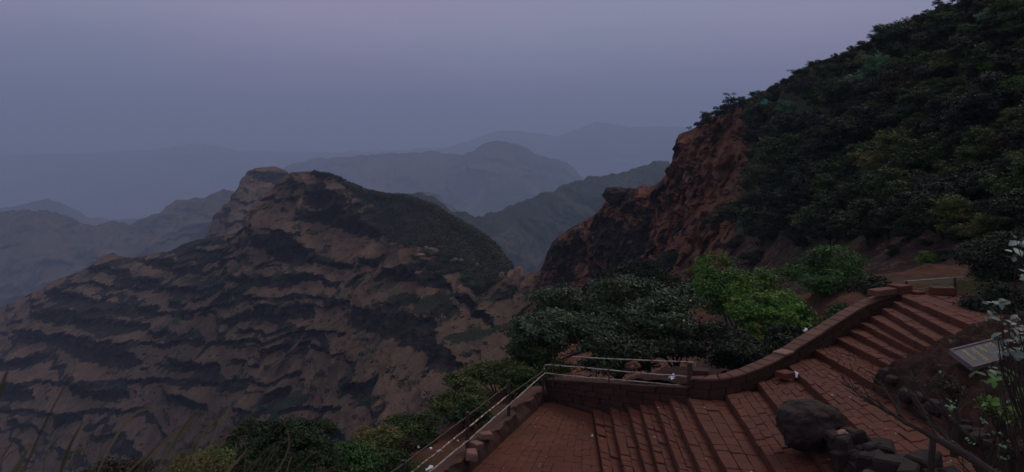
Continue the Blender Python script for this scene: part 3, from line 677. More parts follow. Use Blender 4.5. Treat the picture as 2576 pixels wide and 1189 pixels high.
# stair parapet
pp = [(4.15, 17.25), (4.55, 16.98), (5.0, 16.92), (5.6, 17.12), (6.2, 17.5), (6.75, 18.0), (7.75, 18.9), (8.65, 19.55), (9.4, 20.05), (10.1, 20.42), (10.75, 20.75), (11.2, 20.95)]
pzb = [-6.3, -6.2, -6.0, -5.8, -5.6, -5.4, -5.1, -4.85, -4.65, -4.4, -4.2, -4.0]
pzt = [-4.96, -4.93, -4.87, -4.77, -4.68, -4.62, -4.42, -4.17, -3.94, -3.74, -3.62, -3.60]
par = tag(empty('parapet_wall', (4.15, 17.25, -6.3)), 'curved dark laterite parapet wall with a reddish coping along the far side of the stairs', 'wall')
r = np.random.default_rng(9)
pl = [(a - 4.15, b - 17.25) for a, b in pp]
course_wall(pl, [a + 6.3 for a in pzb], [a + 6.3 - .07 for a in pzt], .30, 'wall_body', M['laterite_dark'], par, r)
pl2 = [(a + .02 - 0, b - .025) for a, b in pl]
course_wall(pl2, [a + 6.3 - .07 for a in pzt], [a + 6.3 for a in pzt], .36, 'coping', M['coping'], par, r, .34, .2, .008)
# raised block near the top of the parapet
def block(name, c, size, rz, mat, label, cat, tone=.5, parent=None, bev=.015, tilt=0, group=None):
    mb = MB(); sx_, sy_, sz_ = size
    mb.box(-sx_/2, sx_/2, -sy_/2, sy_/2, 0, sz_, tone, bev)
    o = mb.build(name, mat, parent); o.location = c; o.rotation_euler = (tilt, tilt * .5, rz)
    if label: tag(o, label, cat, group)
    return o
block('coping_stone', P(2222, 741, 20.7), (.95, .34, .16), R(29), M['coping'], 'long pale coping stone raised on the top end of the parapet wall', 'coping stone', .9)
block('coping_stone', P(2262, 738, 21.0), (.5, .45, .24), R(22), M['laterite'], 'short red block capping the uphill end of the parapet wall', 'coping stone', .8)
block('coping_stone', P(1971, 889, 18.15), (.42, .36, .05), R(42), M['palestone'], 'pale grey slab set in the coping where the parapet bends', 'coping stone', .9)
block('stone_block', P(1975, 950, 17.3), (.34, .3, .14), R(25), M['laterite'], 'small square laterite block at the foot of the parapet beside the steps', 'stone block', .9)
block('stone_block', P(2372, 741, 20.6), (.62, .3, .2), R(-4), M['laterite'], 'long laterite block lying on the upper landing below the handrail', 'stone block', .7)
block('stone_block', P(1762, 957, 17.5), (.36, .32, .26), R(-10), M['laterite_dark'], 'dark square stone block on the lower end of the parapet', 'stone block', .2)
block('stone_slab', P(1768, 966, 17.25), (.44, .12, .06), R(-6), M['palestone'], 'thin pale slab against the dark block at the lower end of the parapet', 'stone slab', .6)
block('stone_block', P(2308, 741, 20.8), (.3, .25, .09), R(14), M['laterite'], 'low broken brick on the upper landing beside the parapet end', 'stone block', .7)

# left low wall: plastered, broken edge
def low_wall(y0, y1, z0, z1, width, seed):
    n = 420; m = 14; ys = np.linspace(y0, y1, n); r_ = np.random.default_rng(seed)
    prof_ = []
    for i, yv in enumerate(ys):
        xi = wl(yv); br = .05 + fbm(np.array([[yv * 1.1, 0, seed]]), 4, 3)[0] * .40 + fbm(np.array([[yv * 6, 0, seed]]), 3, 5)[0] * .10
        br = min(max(br, -.02), .24)
        zt_ = z1 + fbm(np.array([[yv, 1, 0]]), 3, 8)[0] * .03
        xs = [xi, xi - .01, xi - .02 - br * .2, xi - .04 - br, xi - .07 - br, xi - width * .45 - br * .4, xi - width + .03, xi - width, xi - width - .01, xi - width - .02]
        zs = [z0, (z0 + zt_) / 2 - .05, zt_ - .16 - br * .2, zt_ - .09, zt_ - .012, zt_, zt_ - .005, zt_ - .03, (z0 + zt_) / 2, z0 - .5]
        prof_.append([(x_, yv, z_) for x_, z_ in zip(xs, zs)])
    Wl = np.array(prof_)
    Wl = Wl + np.stack([fbm(Wl * 3, 4, 9), 0 * Wl[..., 0], fbm(Wl * 3 + 9, 4, 9)], -1) * .02
    return Wl
Wl = low_wall(8.6, 20.5, -6.55, -6.15, .52, 2)
lw = tag(empty('low_wall', (0, 15, -6.5)), 'low plastered wall with a crumbling inner edge along the left side of the terrace', 'wall')
for nm_, sl_, mt_ in (('wall_body', slice(0, 5), 'laterite_dark'), ('wall_top', slice(4, None), 'plaster')):
    Ws_ = Wl[:, sl_]; mesh_np(nm_, (Ws_ - [0, 15, -6.5]).reshape(-1, 3), grid_faces(Ws_.shape[1], Ws_.shape[0]), M[mt_], lw, True, {'tone': np.clip(.5 + fbm(Ws_, 3, 1), 0, 1)})
for i, (dx, dy, Y, s, rz, lb) in enumerate([(1222, 1098, 16.6, (.34, .26, .15), .5, 'flat red broken block on the low wall edge between the two nearest railing posts'),
                                  (1196, 1123, 15.9, (.28, .24, .16), .9, 'square orange block beside the foot of the nearer full railing post'),
                                  (1186, 1146, 15.5, (.24, .3, .18), .2, 'rounded orange stone just below the nearer full railing post')]):
    r_ = np.random.default_rng(80 + i); q = np.array([[-1,-1,-1],[1,-1,-1],[1,1,-1],[-1,1,-1],[-1,-1,1],[1,-1,1],[1,1,1],[-1,1,1]]) * np.array(s) / 2 * r_.uniform(.7, 1.1, (8, 3))
    o = MB().hexa(q, .3, .02).build('loose_stone', M['palestone']); o.location = P(dx, dy, Y) + [0, 0, .02]; o.rotation_euler = (.05, .1, rz); tag(o, lb, 'loose stone')

# back wall (dark, below the pipes)
bw = tag(empty('back_wall', (1, 20.3, -6.6)), 'low dark stone wall across the back of the terrace under the white pipe rails', 'wall')
bpath = [(.95, 20.32), (1.7, 19.6), (2.5, 18.78), (3.3, 17.98), (4.12, 17.15)]
course_wall([(a - 1, b - 20.3) for a, b in bpath], [0, 0, 0, 0, 0], [.70, .86, 1.04, 1.22, 1.42], .34, 'wall_body', M['laterite_dark'], bw, np.random.default_rng(12), .4, .2, .02)
# planter soil behind it
gx, gy = np.meshgrid(np.linspace(0, 1, 90), np.linspace(0, 1, 40))
a_ = np.array([2.2, 19.45]); b_ = np.array([4.35, 17.25]); nrm_ = np.array([.68, .73])
XY = a_ + gx[..., None] * (b_ - a_) + gy[..., None] * nrm_ * 1.75
Z = -5.62 + gx * .52 + .16 * gy * 0 + 0 * gx
Wp = np.concatenate([XY, Z[..., None]], -1); Wp[..., 2] += fbm(Wp * 2, 4, 31) * .10 - .12 * (gy > .97) * 8
Wp[..., 2] -= sm(gx, .5, 0) * .45
terrain('soil_bed', Wp[::-1], M['bank'], .1 + .5 * fbm(Wp[::-1] * 2, 3, 3), .2 + .6 * fbm(Wp[::-1] * 1.5, 3, 4), 1)['kind'] = 'structure'

# ------------------------------------------------------------------ railings
rl = tag(empty('pipe_railing', (0, 18, -6.2)), 'rusty three-bar railing with dark posts along the left terrace wall', 'railing')
ro = np.array([0, 18, -6.2])
def post(base, top, r_, mat, parent, o):
    base = np.array(base) - o; top = np.array(top) - o
    mb = MB(); mb.hexa([(base[0]-r_, base[1]-r_, base[2]), (base[0]+r_, base[1]-r_, base[2]), (base[0]+r_, base[1]+r_, base[2]), (base[0]-r_, base[1]+r_, base[2]),
             (top[0]-r_, top[1]-r_, top[2]), (top[0]+r_, top[1]-r_, top[2]), (top[0]+r_, top[1]+r_, top[2]), (top[0]-r_, top[1]+r_, top[2])], .5, .008)
    return mb.build('post', mat, parent)
pb = [P(1280, 1048, 18.1), P(1176, 1143, 15.75), P(1014, 1290, 13.3)]
pt_ = [P(1280, 957, 18.1), P(1176, 1037, 15.75), P(1014, 1158, 13.3)]
for a, b in zip(pb, pt_): post(a - [0, 0, .1], b, .04, M['darkpipe'], rl, ro)
post(P(1366, 975, 20.25) - [0, 0, .1], P(1367, 930, 20.25), .035, M['darkpipe'], rl, ro)
def wob(pts, n=14, amp=.012, seed=0):
    pts = [np.array(p, float) for p in pts]; out = []
    r_ = np.random.default_rng(seed)
    for a, b in zip(pts[:-1], pts[1:]):
        for k in range(n): out.append(a + (b - a) * k / n + r_.normal(0, amp * .35, 3) * (k > 0))
    out.append(pts[-1]); return out
MB().tube([p - ro for p in wob([P(940, 1222, 12.4), P(1022, 1163, 13.35), P(1178, 1046, 15.8), P(1280, 967, 18.14)], seed=1)], .017, 8).build('rail', M['darkpipe'], rl, True)
MB().tube([p - ro for p in wob([P(930, 1272, 12.2), P(1037, 1189, 13.7), P(1178, 1076, 15.74), P(1280, 993, 18.1)], seed=2)], .016, 8).build('rail', M['whitepipe2'], rl, True)
MB().tube([p - ro for p in wob([P(1281, 993, 18.1), P(1369, 934, 20.25)], seed=3)], .017, 8).build('rail', M['darkpipe'], rl, True)
MB().tube([p - ro for p in wob([P(985, 1262, 12.3), P(1079, 1189, 13.85), P(1176, 1110, 15.68), P(1281, 1019, 18.03), P(1371, 939, 20.2)], seed=4)], .017, 8).build('rail', M['whitepipe'], rl, True)

rb = tag(empty('pipe_railing', (2.5, 19, -5.8)), 'pair of peeling white pipe rails on the dark wall at the back of the terrace', 'railing')
ro = np.array([2.5, 19, -5.8])
MB().tube([p - ro for p in wob([P(1371, 939, 20.25), P(1470, 950, 19.4), P(1600, 960, 18.4), P(1728, 972, 17.45)], seed=5)], .017, 8).build('rail', M['whitepipe'], rb, True)
MB().tube([p - ro for p in [P(1369, 932, 20.3), P(1369, 922, 20.3), P(1372, 919, 20.28)] + wob([P(1378, 918.5, 20.25), P(1470, 926, 19.4), P(1600, 938, 18.4), P(1728, 948, 17.45)], seed=6)], .018, 8).build('rail', M['whitepipe'], rb, True)
post(P(1392, 975, 20.1) , P(1392, 900, 20.1), .018, M['darkpipe'], rb, ro)
post(P(1733, 1000, 17.4) , P(1735, 913, 17.45), .05, M['darkpipe'], rb, ro)
post(P(1532, 985, 18.9), P(1532, 928, 18.9), .016, M['darkpipe'], rb, ro)
rc = tag(empty('pipe_railing', (3, 20, -5.8)), 'single thin white rail half hidden by the grey-green tree behind the soil bed', 'railing')
ro = np.array([3, 20, -5.8])
MB().tube([p - ro for p in wob([P(1440, 898, 21.3), P(1560, 905, 20.2), P(1744, 912, 18.7)], seed=7)] + [P(1748, 916, 18.65) - ro, P(1749, 925, 18.65) - ro], .02, 8).build('rail', M['whitepipe'], rc, True)
post(P(1500, 960, 20.8), P(1500, 900, 20.8), .02, M['darkpipe'], rc, ro)
post(P(1748, 960, 18.7), P(1748, 922, 18.7), .02, M['darkpipe'], rc, ro)
rd = tag(empty('handrail', (12, 22, -3.6)), 'two thin pale handrails beyond the upper landing', 'railing')
ro = np.array([12, 22, -3.6])
MB().tube([p - ro for p in wob([P(2273, 709, 22.4), P(2410, 699, 21.6), P(2545, 690, 20.8)], seed=8)], .02, 8).build('rail', M['whitepipe'], rd, True)
MB().tube([p - ro for p in wob([P(2308, 728, 22.1), P(2402, 722, 21.6)], seed=9)], .018, 8).build('rail', M['whitepipe'], rd, True)
for x_, Y_ in ((2280, 22.3), (2402, 21.6), (2530, 20.9)):
    yt = np.interp(x_, [2273, 2410, 2545], [709, 699, 690])
    post(P(x_, yt + 50, Y_), P(x_, yt - 1, Y_), .022, M['darkpipe'], rd, ro)
# ------------------------------------------------------------------ rocks
make_rock('boulder', P(2038, 1070, 13.3), (1.18, 1.0, .84), 4, M['basalt'], 'big round dark boulder sitting on the lower steps', rz=.4, n=70, rough=.1)
# rough stone wall in front of the right-hand steps
sw = tag(empty('stone_wall', (5.7, 11, -5.2)), 'rough dark rubble wall with a few pale stones at the foot of the right-hand paving', 'wall')
r = np.random.default_rng(44); mb = MB(); mb2 = MB()
for i in range(90):
    t = r.uniform(0, 1); yv = 12.75 - 4.2 * t; xv = 5.45 + .85 * t + r.uniform(-.05, .62); zt_ = -5.15 + r.uniform(0, .62)
    s = r.uniform(.2, .6, 3); s[2] *= .8
    c = np.array([xv - 5.7, yv - 11, zt_ + 5.2]); 
    q = np.array([[-1,-1,-1],[1,-1,-1],[1,1,-1],[-1,1,-1],[-1,-1,1],[1,-1,1],[1,1,1],[-1,1,1]]) * s / 2 * r.uniform(.5, 1.15, (8, 3))
    an = r.uniform(0, 3); q = q @ np.array([[math.cos(an), math.sin(an), 0], [-math.sin(an), math.cos(an), 0], [0, 0, 1]])
    (mb2 if r.random() < .01 else mb).hexa(q + c, float(r.uniform(0, 1)), .035)
mb.box(-.2, .5, -2.4, 1.6, -.3, .38, .2)
mb.build('rubble', M['basalt'], sw); mb2.build('rubble', M['palestone'], sw)
make_rock('rock', P(2112, 1107, 12.4), (.34, .3, .26), 8, M['palestone'], 'pale pinkish stone on the end of the rubble wall beside the boulder', 'stone', n=30)
make_rock('rock', P(2133, 1092, 12.7), (.22, .18, .2), 9, M['laterite'], 'small orange stone standing behind the pale one on the rubble wall', 'stone', n=20)
# edging stones along the bank
r = np.random.default_rng(45); E_ = [(7.95, 12.2), (7.95, 13.2), (7.97, 14.2), (8.0, 15.2), (8.2, 16.0), (9, 16.02), (9.8, 16.02), (10.6, 16.0), (11.4, 15.98)]
kz = [-4.6, -4.6, -4.55, -4.5, -4.4, -4.15, -3.85, -3.6, -3.4]
edge_w = tag(empty('stone_edging', (8, 15, -4.6)), 'row of dark rounded stones edging the right side of the upper steps', 'stone edging')
mb = MB()
for j in range(64):
    u = r.uniform(0, 8); i = min(int(u), 7); f_ = u - i
    x_ = E_[i][0] * (1 - f_) + E_[i + 1][0] * f_ + r.uniform(-.1, .28) * (i < 4); y_ = E_[i][1] * (1 - f_) + E_[i + 1][1] * f_ - r.uniform(-.05, .3) * (i >= 4); z_ = kz[i] * (1 - f_) + kz[i + 1] * f_
    s = r.uniform(.16, .5, 3); s[2] = r.uniform(.14, .4)
    q = np.array([[-1,-1,-1],[1,-1,-1],[1,1,-1],[-1,1,-1],[-1,-1,1],[1,-1,1],[1,1,1],[-1,1,1]]) * s / 2 * r.uniform(.6, 1.15, (8, 3))
    an = r.uniform(0, 3); q = q @ np.array([[math.cos(an), math.sin(an), 0], [-math.sin(an), math.cos(an), 0], [0, 0, 1]])
    mb.hexa(q + [x_ - 8, y_ - 15, z_ + 4.6 - r.uniform(.0, .16)], float(r.uniform(0, 1)), .04)
o = mb.build('kerb_stones', M['basalt'], edge_w)
sub = o.modifiers.new('sub', 'SUBSURF'); sub.levels = 1; sub.render_levels = 1

# ------------------------------------------------------------------ painted sign slab on the bank
c4 = [P(2413, 894, 14.3), P(2467, 934, 13.9), P(2554, 879, 14.6), P(2500, 839, 15.0)]
c4 = [np.array(c) for c in c4]
ex = c4[1] - c4[0]; ey = c4[3] - c4[0]; cen = sum(c4) / 4
wx_, wy_ = np.linalg.norm(ex), np.linalg.norm(ey)
X_ = Vector(ex).normalized(); Z_ = X_.cross(Vector(ey)).normalized(); Y_ = Z_.cross(X_)
sg = tag(empty('sign_slab', tuple(cen)), 'weathered dark blue sign slab with rows of worn yellow lettering leaning on the bank', 'sign')
sg.rotation_euler = Matrix((X_, Y_, Z_)).transposed().to_euler()
M['signblue'] = mat_stone('sign_blue_paint', (0.06, 0.068, 0.096), (0.08, 0.088, 0.12), (0.048, 0.044, 0.056), 9, .4, .004, .6, True)
M['signyellow'] = mat_stone('sign_yellow_paint', (0.3844, 0.2924, 0.128), (0.4588, 0.3808, 0.208), (0.217, 0.1496, 0.096), 14, .2, .002, .6, True)
M['signrim'] = mat_stone('sign_concrete_rim', (.17, .13, .14), (.24, .19, .19), (.10, .08, .09), 14, .5, .006, .8, True)
MB().box(-wx_/2, wx_/2, -wy_/2, wy_/2, -.07, 0, .5, .006).build('panel', M['signblue'], sg)
rim = MB(); t_ = .035
rim.box(-wx_/2-t_, -wx_/2, -wy_/2-t_, wy_/2+t_, -.09, .018, .5, .006).box(wx_/2, wx_/2+t_, -wy_/2-t_, wy_/2+t_, -.09, .018, .5, .006)
rim.box(-wx_/2, wx_/2, -wy_/2-t_, -wy_/2, -.09, .016, .5, .006).box(-wx_/2, wx_/2, wy_/2, wy_/2+t_, -.09, .016, .5, .006)
rim.build('rim', M['signrim'], sg)
let = MB(); r = np.random.default_rng(3)
def glyphs(y, h, x0, x1, n, bar=True):
    """worn rows of strokes hanging from a head line, as on the slab"""
    wch = (x1 - x0) / n
    for i in range(n):
        a = x0 + i * wch; b = a + wch * .86
        if bar: let.box(a, b, y + h * .78, y + h, 0, .006, .6)
        let.box(b - wch * .28, b - wch * .1, y, y + h * .78, 0, .006, .6)
        if r.random() < .8: let.box(a + wch * .08, a + wch * .26, y + h * r.uniform(.1, .35), y + h * .78, 0, .006, .4)
        if r.random() < .75: let.box(a + wch * .2, b - wch * .25, y + h * .3, y + h * .5, 0, .006, .5)
        if r.random() < .4: let.box(a + wch * .05, b - wch * .2, y - h * .02, y + h * .14, 0, .006, .5)
hx = wx_ / 2; hy = wy_ / 2; rh = wy_ * .078
glyphs(-hy + wy_ * .115, rh * .85, -hx * .80, hx * .52, 8)      # bottom row
glyphs(-hy + wy_ * .265, rh * 1.05, -hx * .72, hx * .88, 9)
glyphs(-hy + wy_ * .415, rh, -hx * .80, hx * .05, 4)
glyphs(-hy + wy_ * .555, rh * .9, -hx * .72, -hx * .42, 1)
glyphs(-hy + wy_ * .68, rh * .8, -hx * .80, hx * -.02, 3)
glyphs(-hy + wy_ * .82, rh * 1.25, -hx * .72, hx * .12, 3)
let.build('lettering', M['signyellow'], sg)

# ------------------------------------------------------------------ foliage
def leaves(pos, nrm, size, r, tone, aspect=.5, spread=.8, fold=0.):
    n = len(pos)
    nr = nrm + r.normal(0, spread, (n, 3)); nr /= np.linalg.norm(nr, axis=1)[:, None] + 1e-9
    t = np.cross(nr, r.normal(0, 1, (n, 3))); t /= np.linalg.norm(t, axis=1)[:, None] + 1e-9
    b = np.cross(nr, t); s = size * r.uniform(.45, 1.45, n)[:, None]
    a0 = pos - t * s * .5; a2 = pos + t * s * .5
    a1 = pos + b * s * aspect * .5 - t * s * .06 ; a3 = pos - b * s * aspect * .5 - t * s * .06
    V = np.stack([a0, a1, a2, a3], 1).reshape(-1, 3)
    return V, np.repeat(tone, 4)
def crown_np(r, radii, nlobes, nleaf, lsize, aspect=.5, flat=.6, lob=.42, clumps=26, shell=.8, tuft=.13, droop=0.):
    """leaf clusters sitting on uneven lobes that fill an ellipsoid of the given radii (centre at 0)"""
    radii = np.array(radii, float)
    lc = []; tries = 0
    while len(lc) < nlobes:
        d = r.normal(0, 1, 3); d /= np.linalg.norm(d); d = d * r.uniform(.3, .92) ; d[2] = d[2] * .8
        lc.append(d)
    lc = np.array(lc); lr = r.uniform(lob * .7, lob * 1.25, nlobes)
    P_ = []; Nn = []; Tn = []
    tot = (lr ** 2).sum()
    for c, q in zip(lc, lr):
        nc = max(4, int(clumps * q / lob)); d = r.normal(0, 1, (nc, 3)); d[:, 2] = np.abs(d[:, 2]) * .9 - .28; d /= np.linalg.norm(d, axis=1)[:, None]
        cp = c + d * q * r.uniform(shell, 1.05, nc)[:, None]
        n = max(4, int(nleaf * q ** 2 / tot)); i = r.integers(0, nc, n)
        g = r.normal(0, tuft, (n, 3)); g[:, 2] *= flat
        P_.append(cp[i] + g); Nn.append(d[i] * .7 + [0, 0, .5]); Tn.append(np.clip(r.normal(.40, .30, nc)[i] + r.normal(0, .16, n) + g[:, 2] * .8 / tuft * .12, 0, 1))
    P_ = np.vstack(P_) * radii; Nn = np.vstack(Nn); Tn = np.concatenate(Tn)
    V, T_ = leaves(P_, Nn, lsize, r, Tn, aspect, .55)
    return V, T_, lc * radii
def crown_mesh(name, r, radii, nlobes, nleaf, lsize, **kw):
    V, T_, lc = crown_np(r, radii, nlobes, nleaf, lsize, **kw)
    me = bpy.data.meshes.new(name); n = len(V) // 4
    me.vertices.add(len(V)); me.vertices.foreach_set('co', V.astype(np.float32).ravel())
    me.loops.add(len(V)); me.loops.foreach_set('vertex_index', np.arange(len(V), dtype=np.int32))
    me.polygons.add(n); me.polygons.foreach_set('loop_start', np.arange(0, 4 * n, 4, dtype=np.int32)); me.polygons.foreach_set('loop_total', np.full(n, 4, np.int32))
    at = me.attributes.new('tone', 'FLOAT', 'POINT'); at.data.foreach_set('value', T_.astype(np.float32))
    me.update(calc_edges=True); me.materials.append(L['dark'])
    return me, lc
def trunk_mb(r, base_z, lc, rad, lean=(0, 0)):
    mb = MB(); top = np.array([lean[0], lean[1], base_z * .35])
    b = np.array([0, 0, base_z]); mid = (b + top) / 2 + r.normal(0, abs(base_z) * .04, 3)
    mb.tube([b - [0, 0, .3], b, mid, top], [rad * 1.5, rad * 1.15, rad, rad * .75], 7)
    for c in lc[:9]:
        m_ = (top + c) / 2 + r.normal(0, .08 * np.linalg.norm(c - top), 3) - [0, 0, .05]
        mb.tube([top - [0, 0, .1], m_, c], [rad * .55, rad * .33, rad * .1], 5)
    return mb
def place(me_c, me_t, name, loc, scale, rz, mat, label, cat='tree', group=None, barkmat=None):
    e = empty(name, loc, rz); e.scale = scale if hasattr(scale, '__len__') else (scale,) * 3
    c = bpy.data.objects.new('crown' if cat == 'tree' else 'foliage', me_c); link(c, e)
    c.material_slots[0].link = 'OBJECT'; c.material_slots[0].material = L[mat]
    if me_t is not None:
        t = bpy.data.objects.new('trunk' if cat == 'tree' else 'stem', me_t); link(t, e)
    return tag(e, label, cat, group)

# variants for the wooded hill: crown centre 1 up, unit radius ~1
VAR = []
for i in range(9):
    r = np.random.default_rng(700 + i)
    rad = (1.0 * r.uniform(.9, 1.15), 1.0 * r.uniform(.9, 1.1), r.uniform(.62, .95))
    me, lc = crown_mesh('crown', r, rad, int(r.integers(9, 15)), 7000, .088, clumps=26, tuft=.075, lob=.38)
    V = np.empty(len(me.vertices) * 3, np.float32); me.vertices.foreach_get('co', V); V = V.reshape(-1, 3); V[:, 2] += 1.0; me.vertices.foreach_set('co', V.ravel())
    tb = trunk_mb(r, -1.0, lc, .06); 
    for v in tb.v: v[:, 2] += 1.0
    to = tb.build('trunk', M['bark']); mt = to.data; bpy.data.objects.remove(to)
    VAR.append((me, mt))
SV = []                                                # open, scraggly ones for the skyline
for i in range(3):
    r = np.random.default_rng(760 + i)
    me, lc = crown_mesh('crown', r, (1, .9, .9), 8, 2600, .07, clumps=10, tuft=.07, lob=.3)
    V = np.empty(len(me.vertices) * 3, np.float32); me.vertices.foreach_get('co', V); V = V.reshape(-1, 3); V[:, 2] += 1.1; me.vertices.foreach_set('co', V.ravel())
    tb = trunk_mb(r, -1.1, lc, .05)
    for v in tb.v: v[:, 2] += 1.1
    to = tb.build('trunk', M['bark']); mt = to.data; bpy.data.objects.remove(to)
    SV.append((me, mt))

CRX = [1745,1765,1780,1800,1830,1870,1920,1980,2040,2110,2180,2260,2340,2420,2500,2600,2760]
CRY = [322,312,302,292,280,262,232,200,162,140,108,70,32,5,-15,-40,-90]
r = np.random.default_rng(808)
def tree_at(x, y, rpx, mat, label, group=None, var=None, up=0, flat=1., cat='tree', name='tree', sink=.25):
    h = hit(x, y, ['cliff'])
    if h is None: return None
    s = rpx / F * h.y
    v = VAR[int(r.integers(0, len(VAR)))] if var is None else var
    return place(v[0], v[1], name, (h.x, h.y, h.z - sink * s), (s, s, s * flat), r.uniform(0, 6.28), mat, label, cat, group)
# skyline trees (position, radius) from the cliff top to the right
sky_t = [(1762,312,20,'deep'),(1785,296,28,'deep'),(1812,278,28,'deep'),(1838,262,32,'deep'),(1868,254,32,'dark'),(1905,238,30,'dark'),(1945,222,24,'deep'),(1985,204,28,'deep'),(2020,180,26,'dark'),(2055,162,34,'deep'),
         (2098,150,28,'deep'),(2140,132,30,'dark'),(2178,112,30,'deep'),(2225,92,40,'deep'),(2275,66,38,'dark'),(2325,45,42,'deep'),(2375,22,44,'deep'),(2430,5,46,'dark'),(2485,-8,44,'mid'),(2545,-20,48,'dark'),(2610,-35,50,'deep')]
ordn = ['first','second','third','fourth','fifth','sixth','seventh','eighth','ninth','tenth','eleventh','twelfth','thirteenth','fourteenth','fifteenth','sixteenth','seventeenth','eighteenth','nineteenth','twentieth','twenty-first']
for i, (x, y, q, m_) in enumerate(sky_t):
    o = tree_at(x, y + q * .75, q * .82, m_, 'dark skyline tree of the wooded hill, %s to the right of the bare cliff' % ordn[i], 'trees along the hill skyline')
for i, (x, y, q, lb) in enumerate([(1776, 288, 14, 'small spindly shrub leaning out over the cliff top'), (1835, 246, 20, 'open dark tree standing highest above the cliff edge'), (1993, 186, 17, 'thin nearly bare sapling rising above the skyline'), (1733, 322, 8, 'tiny bush on the very lip of the cliff')]):
    h = hit(x, y + q * 1.6, ['cliff']) or hit(x, y + q * 2.6, ['cliff'])
    if h is not None:
        s = q / F * h.y; zc = -(y - HY) / F * h.y
        place(SV[i % 3][0], SV[i % 3][1], 'tree', (h.x, h.y, zc - 1.1 * s), s, 1.3 * i, 'deep', lb)
# slope trees: jittered rows, the picture's light and dark trees by hand
pts = []
def slope_ok(x, y):
    cy = np.interp(x, CRX, CRY); 
    left = np.interp(y, [250, 330, 420, 520, 600, 660], [1885, 1895, 1900, 1905, 1900, 1890])
    bot = np.interp(x, [1880, 1950, 2000, 2150, 2250, 2400, 2600], [650, 630, 650, 640, 625, 605, 660])
    return y > cy + 25 and x > left + 12 and y < bot
yy = 20.
while yy < 670:
    xx = 1880 + r.uniform(0, 40); dep = np.interp(yy, [0, 300, 640], [42, 44, 50])
    while xx < 2660:
        x_ = xx + r.uniform(-14, 14); y_ = yy + r.uniform(-14, 14)
        if slope_ok(x_, y_): pts.append((x_, y_, dep * (r.choice([.6, .8, 1., 1.25, 1.6]) if y_ > np.interp(x_, CRX, CRY) + 75 else r.choice([.5, .65, .75]))))
        xx += dep * 1.12
    yy += dep * .72
light = [(2195,215,'pale',52),(2240,195,'pale',40),(2150,235,'pale',34),(1985,300,'pale',30),(1965,325,'pale',26),(2010,330,'green',30),(2050,270,'green',34),(2100,255,'mid',34),(2520,205,'yellow',40),(2545,265,'yellow',46),
         (2440,120,'green',40),(2530,90,'yellow',34),(2490,60,'pale',30),(1940,375,'green',30),(2330,170,'mid',36),(2290,235,'olive',36),(2410,240,'mid',34),(2555,330,'olive',44),(2510,400,'brown',40),(2455,450,'olive',34),
         (2120,340,'green',34),(2080,470,'green',40),(2200,490,'mid',50),(2320,330,'mid',36),(2240,120,'mid',46),(2180,180,'olive',30),(2380,100,'mid',46),(2480,160,'green',34),(2410,350,'brown',34)]
names = {'pale': 'pale grey-green', 'green': 'fresh green', 'yellow': 'yellow-green', 'olive': 'olive', 'mid': 'mid green', 'brown': 'brownish'}
def zone(x, y):
    cy = np.interp(x, CRX, CRY); t = (y - cy) / (620 - cy)
    v = 'high' if t < .33 else 'halfway' if t < .66 else 'low'
    hx_ = 'beside the bare cliff' if x < 2020 else 'above the curved parapet' if x < 2240 else 'above the upper landing' if x < 2430 else 'by the right picture edge'
    return v + ' on the slope ' + hx_
for (x, y, m_, q) in light:
    tree_at(x, y, q, m_, '%s tree %s, %d percent up' % (names[m_], zone(x, y), round((640 - y) / 6.4)), 'lighter trees on the wooded slope')
nd = 0
for (x, y, q) in pts:
    if any((x - a) ** 2 + (y - b) ** 2 < (q * .45) ** 2 for a, b, _, _ in light): continue
    m_ = r.choice(['deep', 'dark', 'deep', 'mid', 'dark', 'olive', 'brown', 'dark'], p=[.24, .2, .12, .16, .1, .06, .04, .08]); nd += 1
    tree_at(x, y, q * (1.0), m_, '%s tree %s' % ({'deep': 'blackish green', 'dark': 'dark green', 'mid': 'mid green', 'olive': 'olive', 'brown': 'brownish'}[m_], zone(x, y)), 'trees covering the right-hand slope: ' + m_ + ' ' + zone(x, y))
print('slope trees', nd)
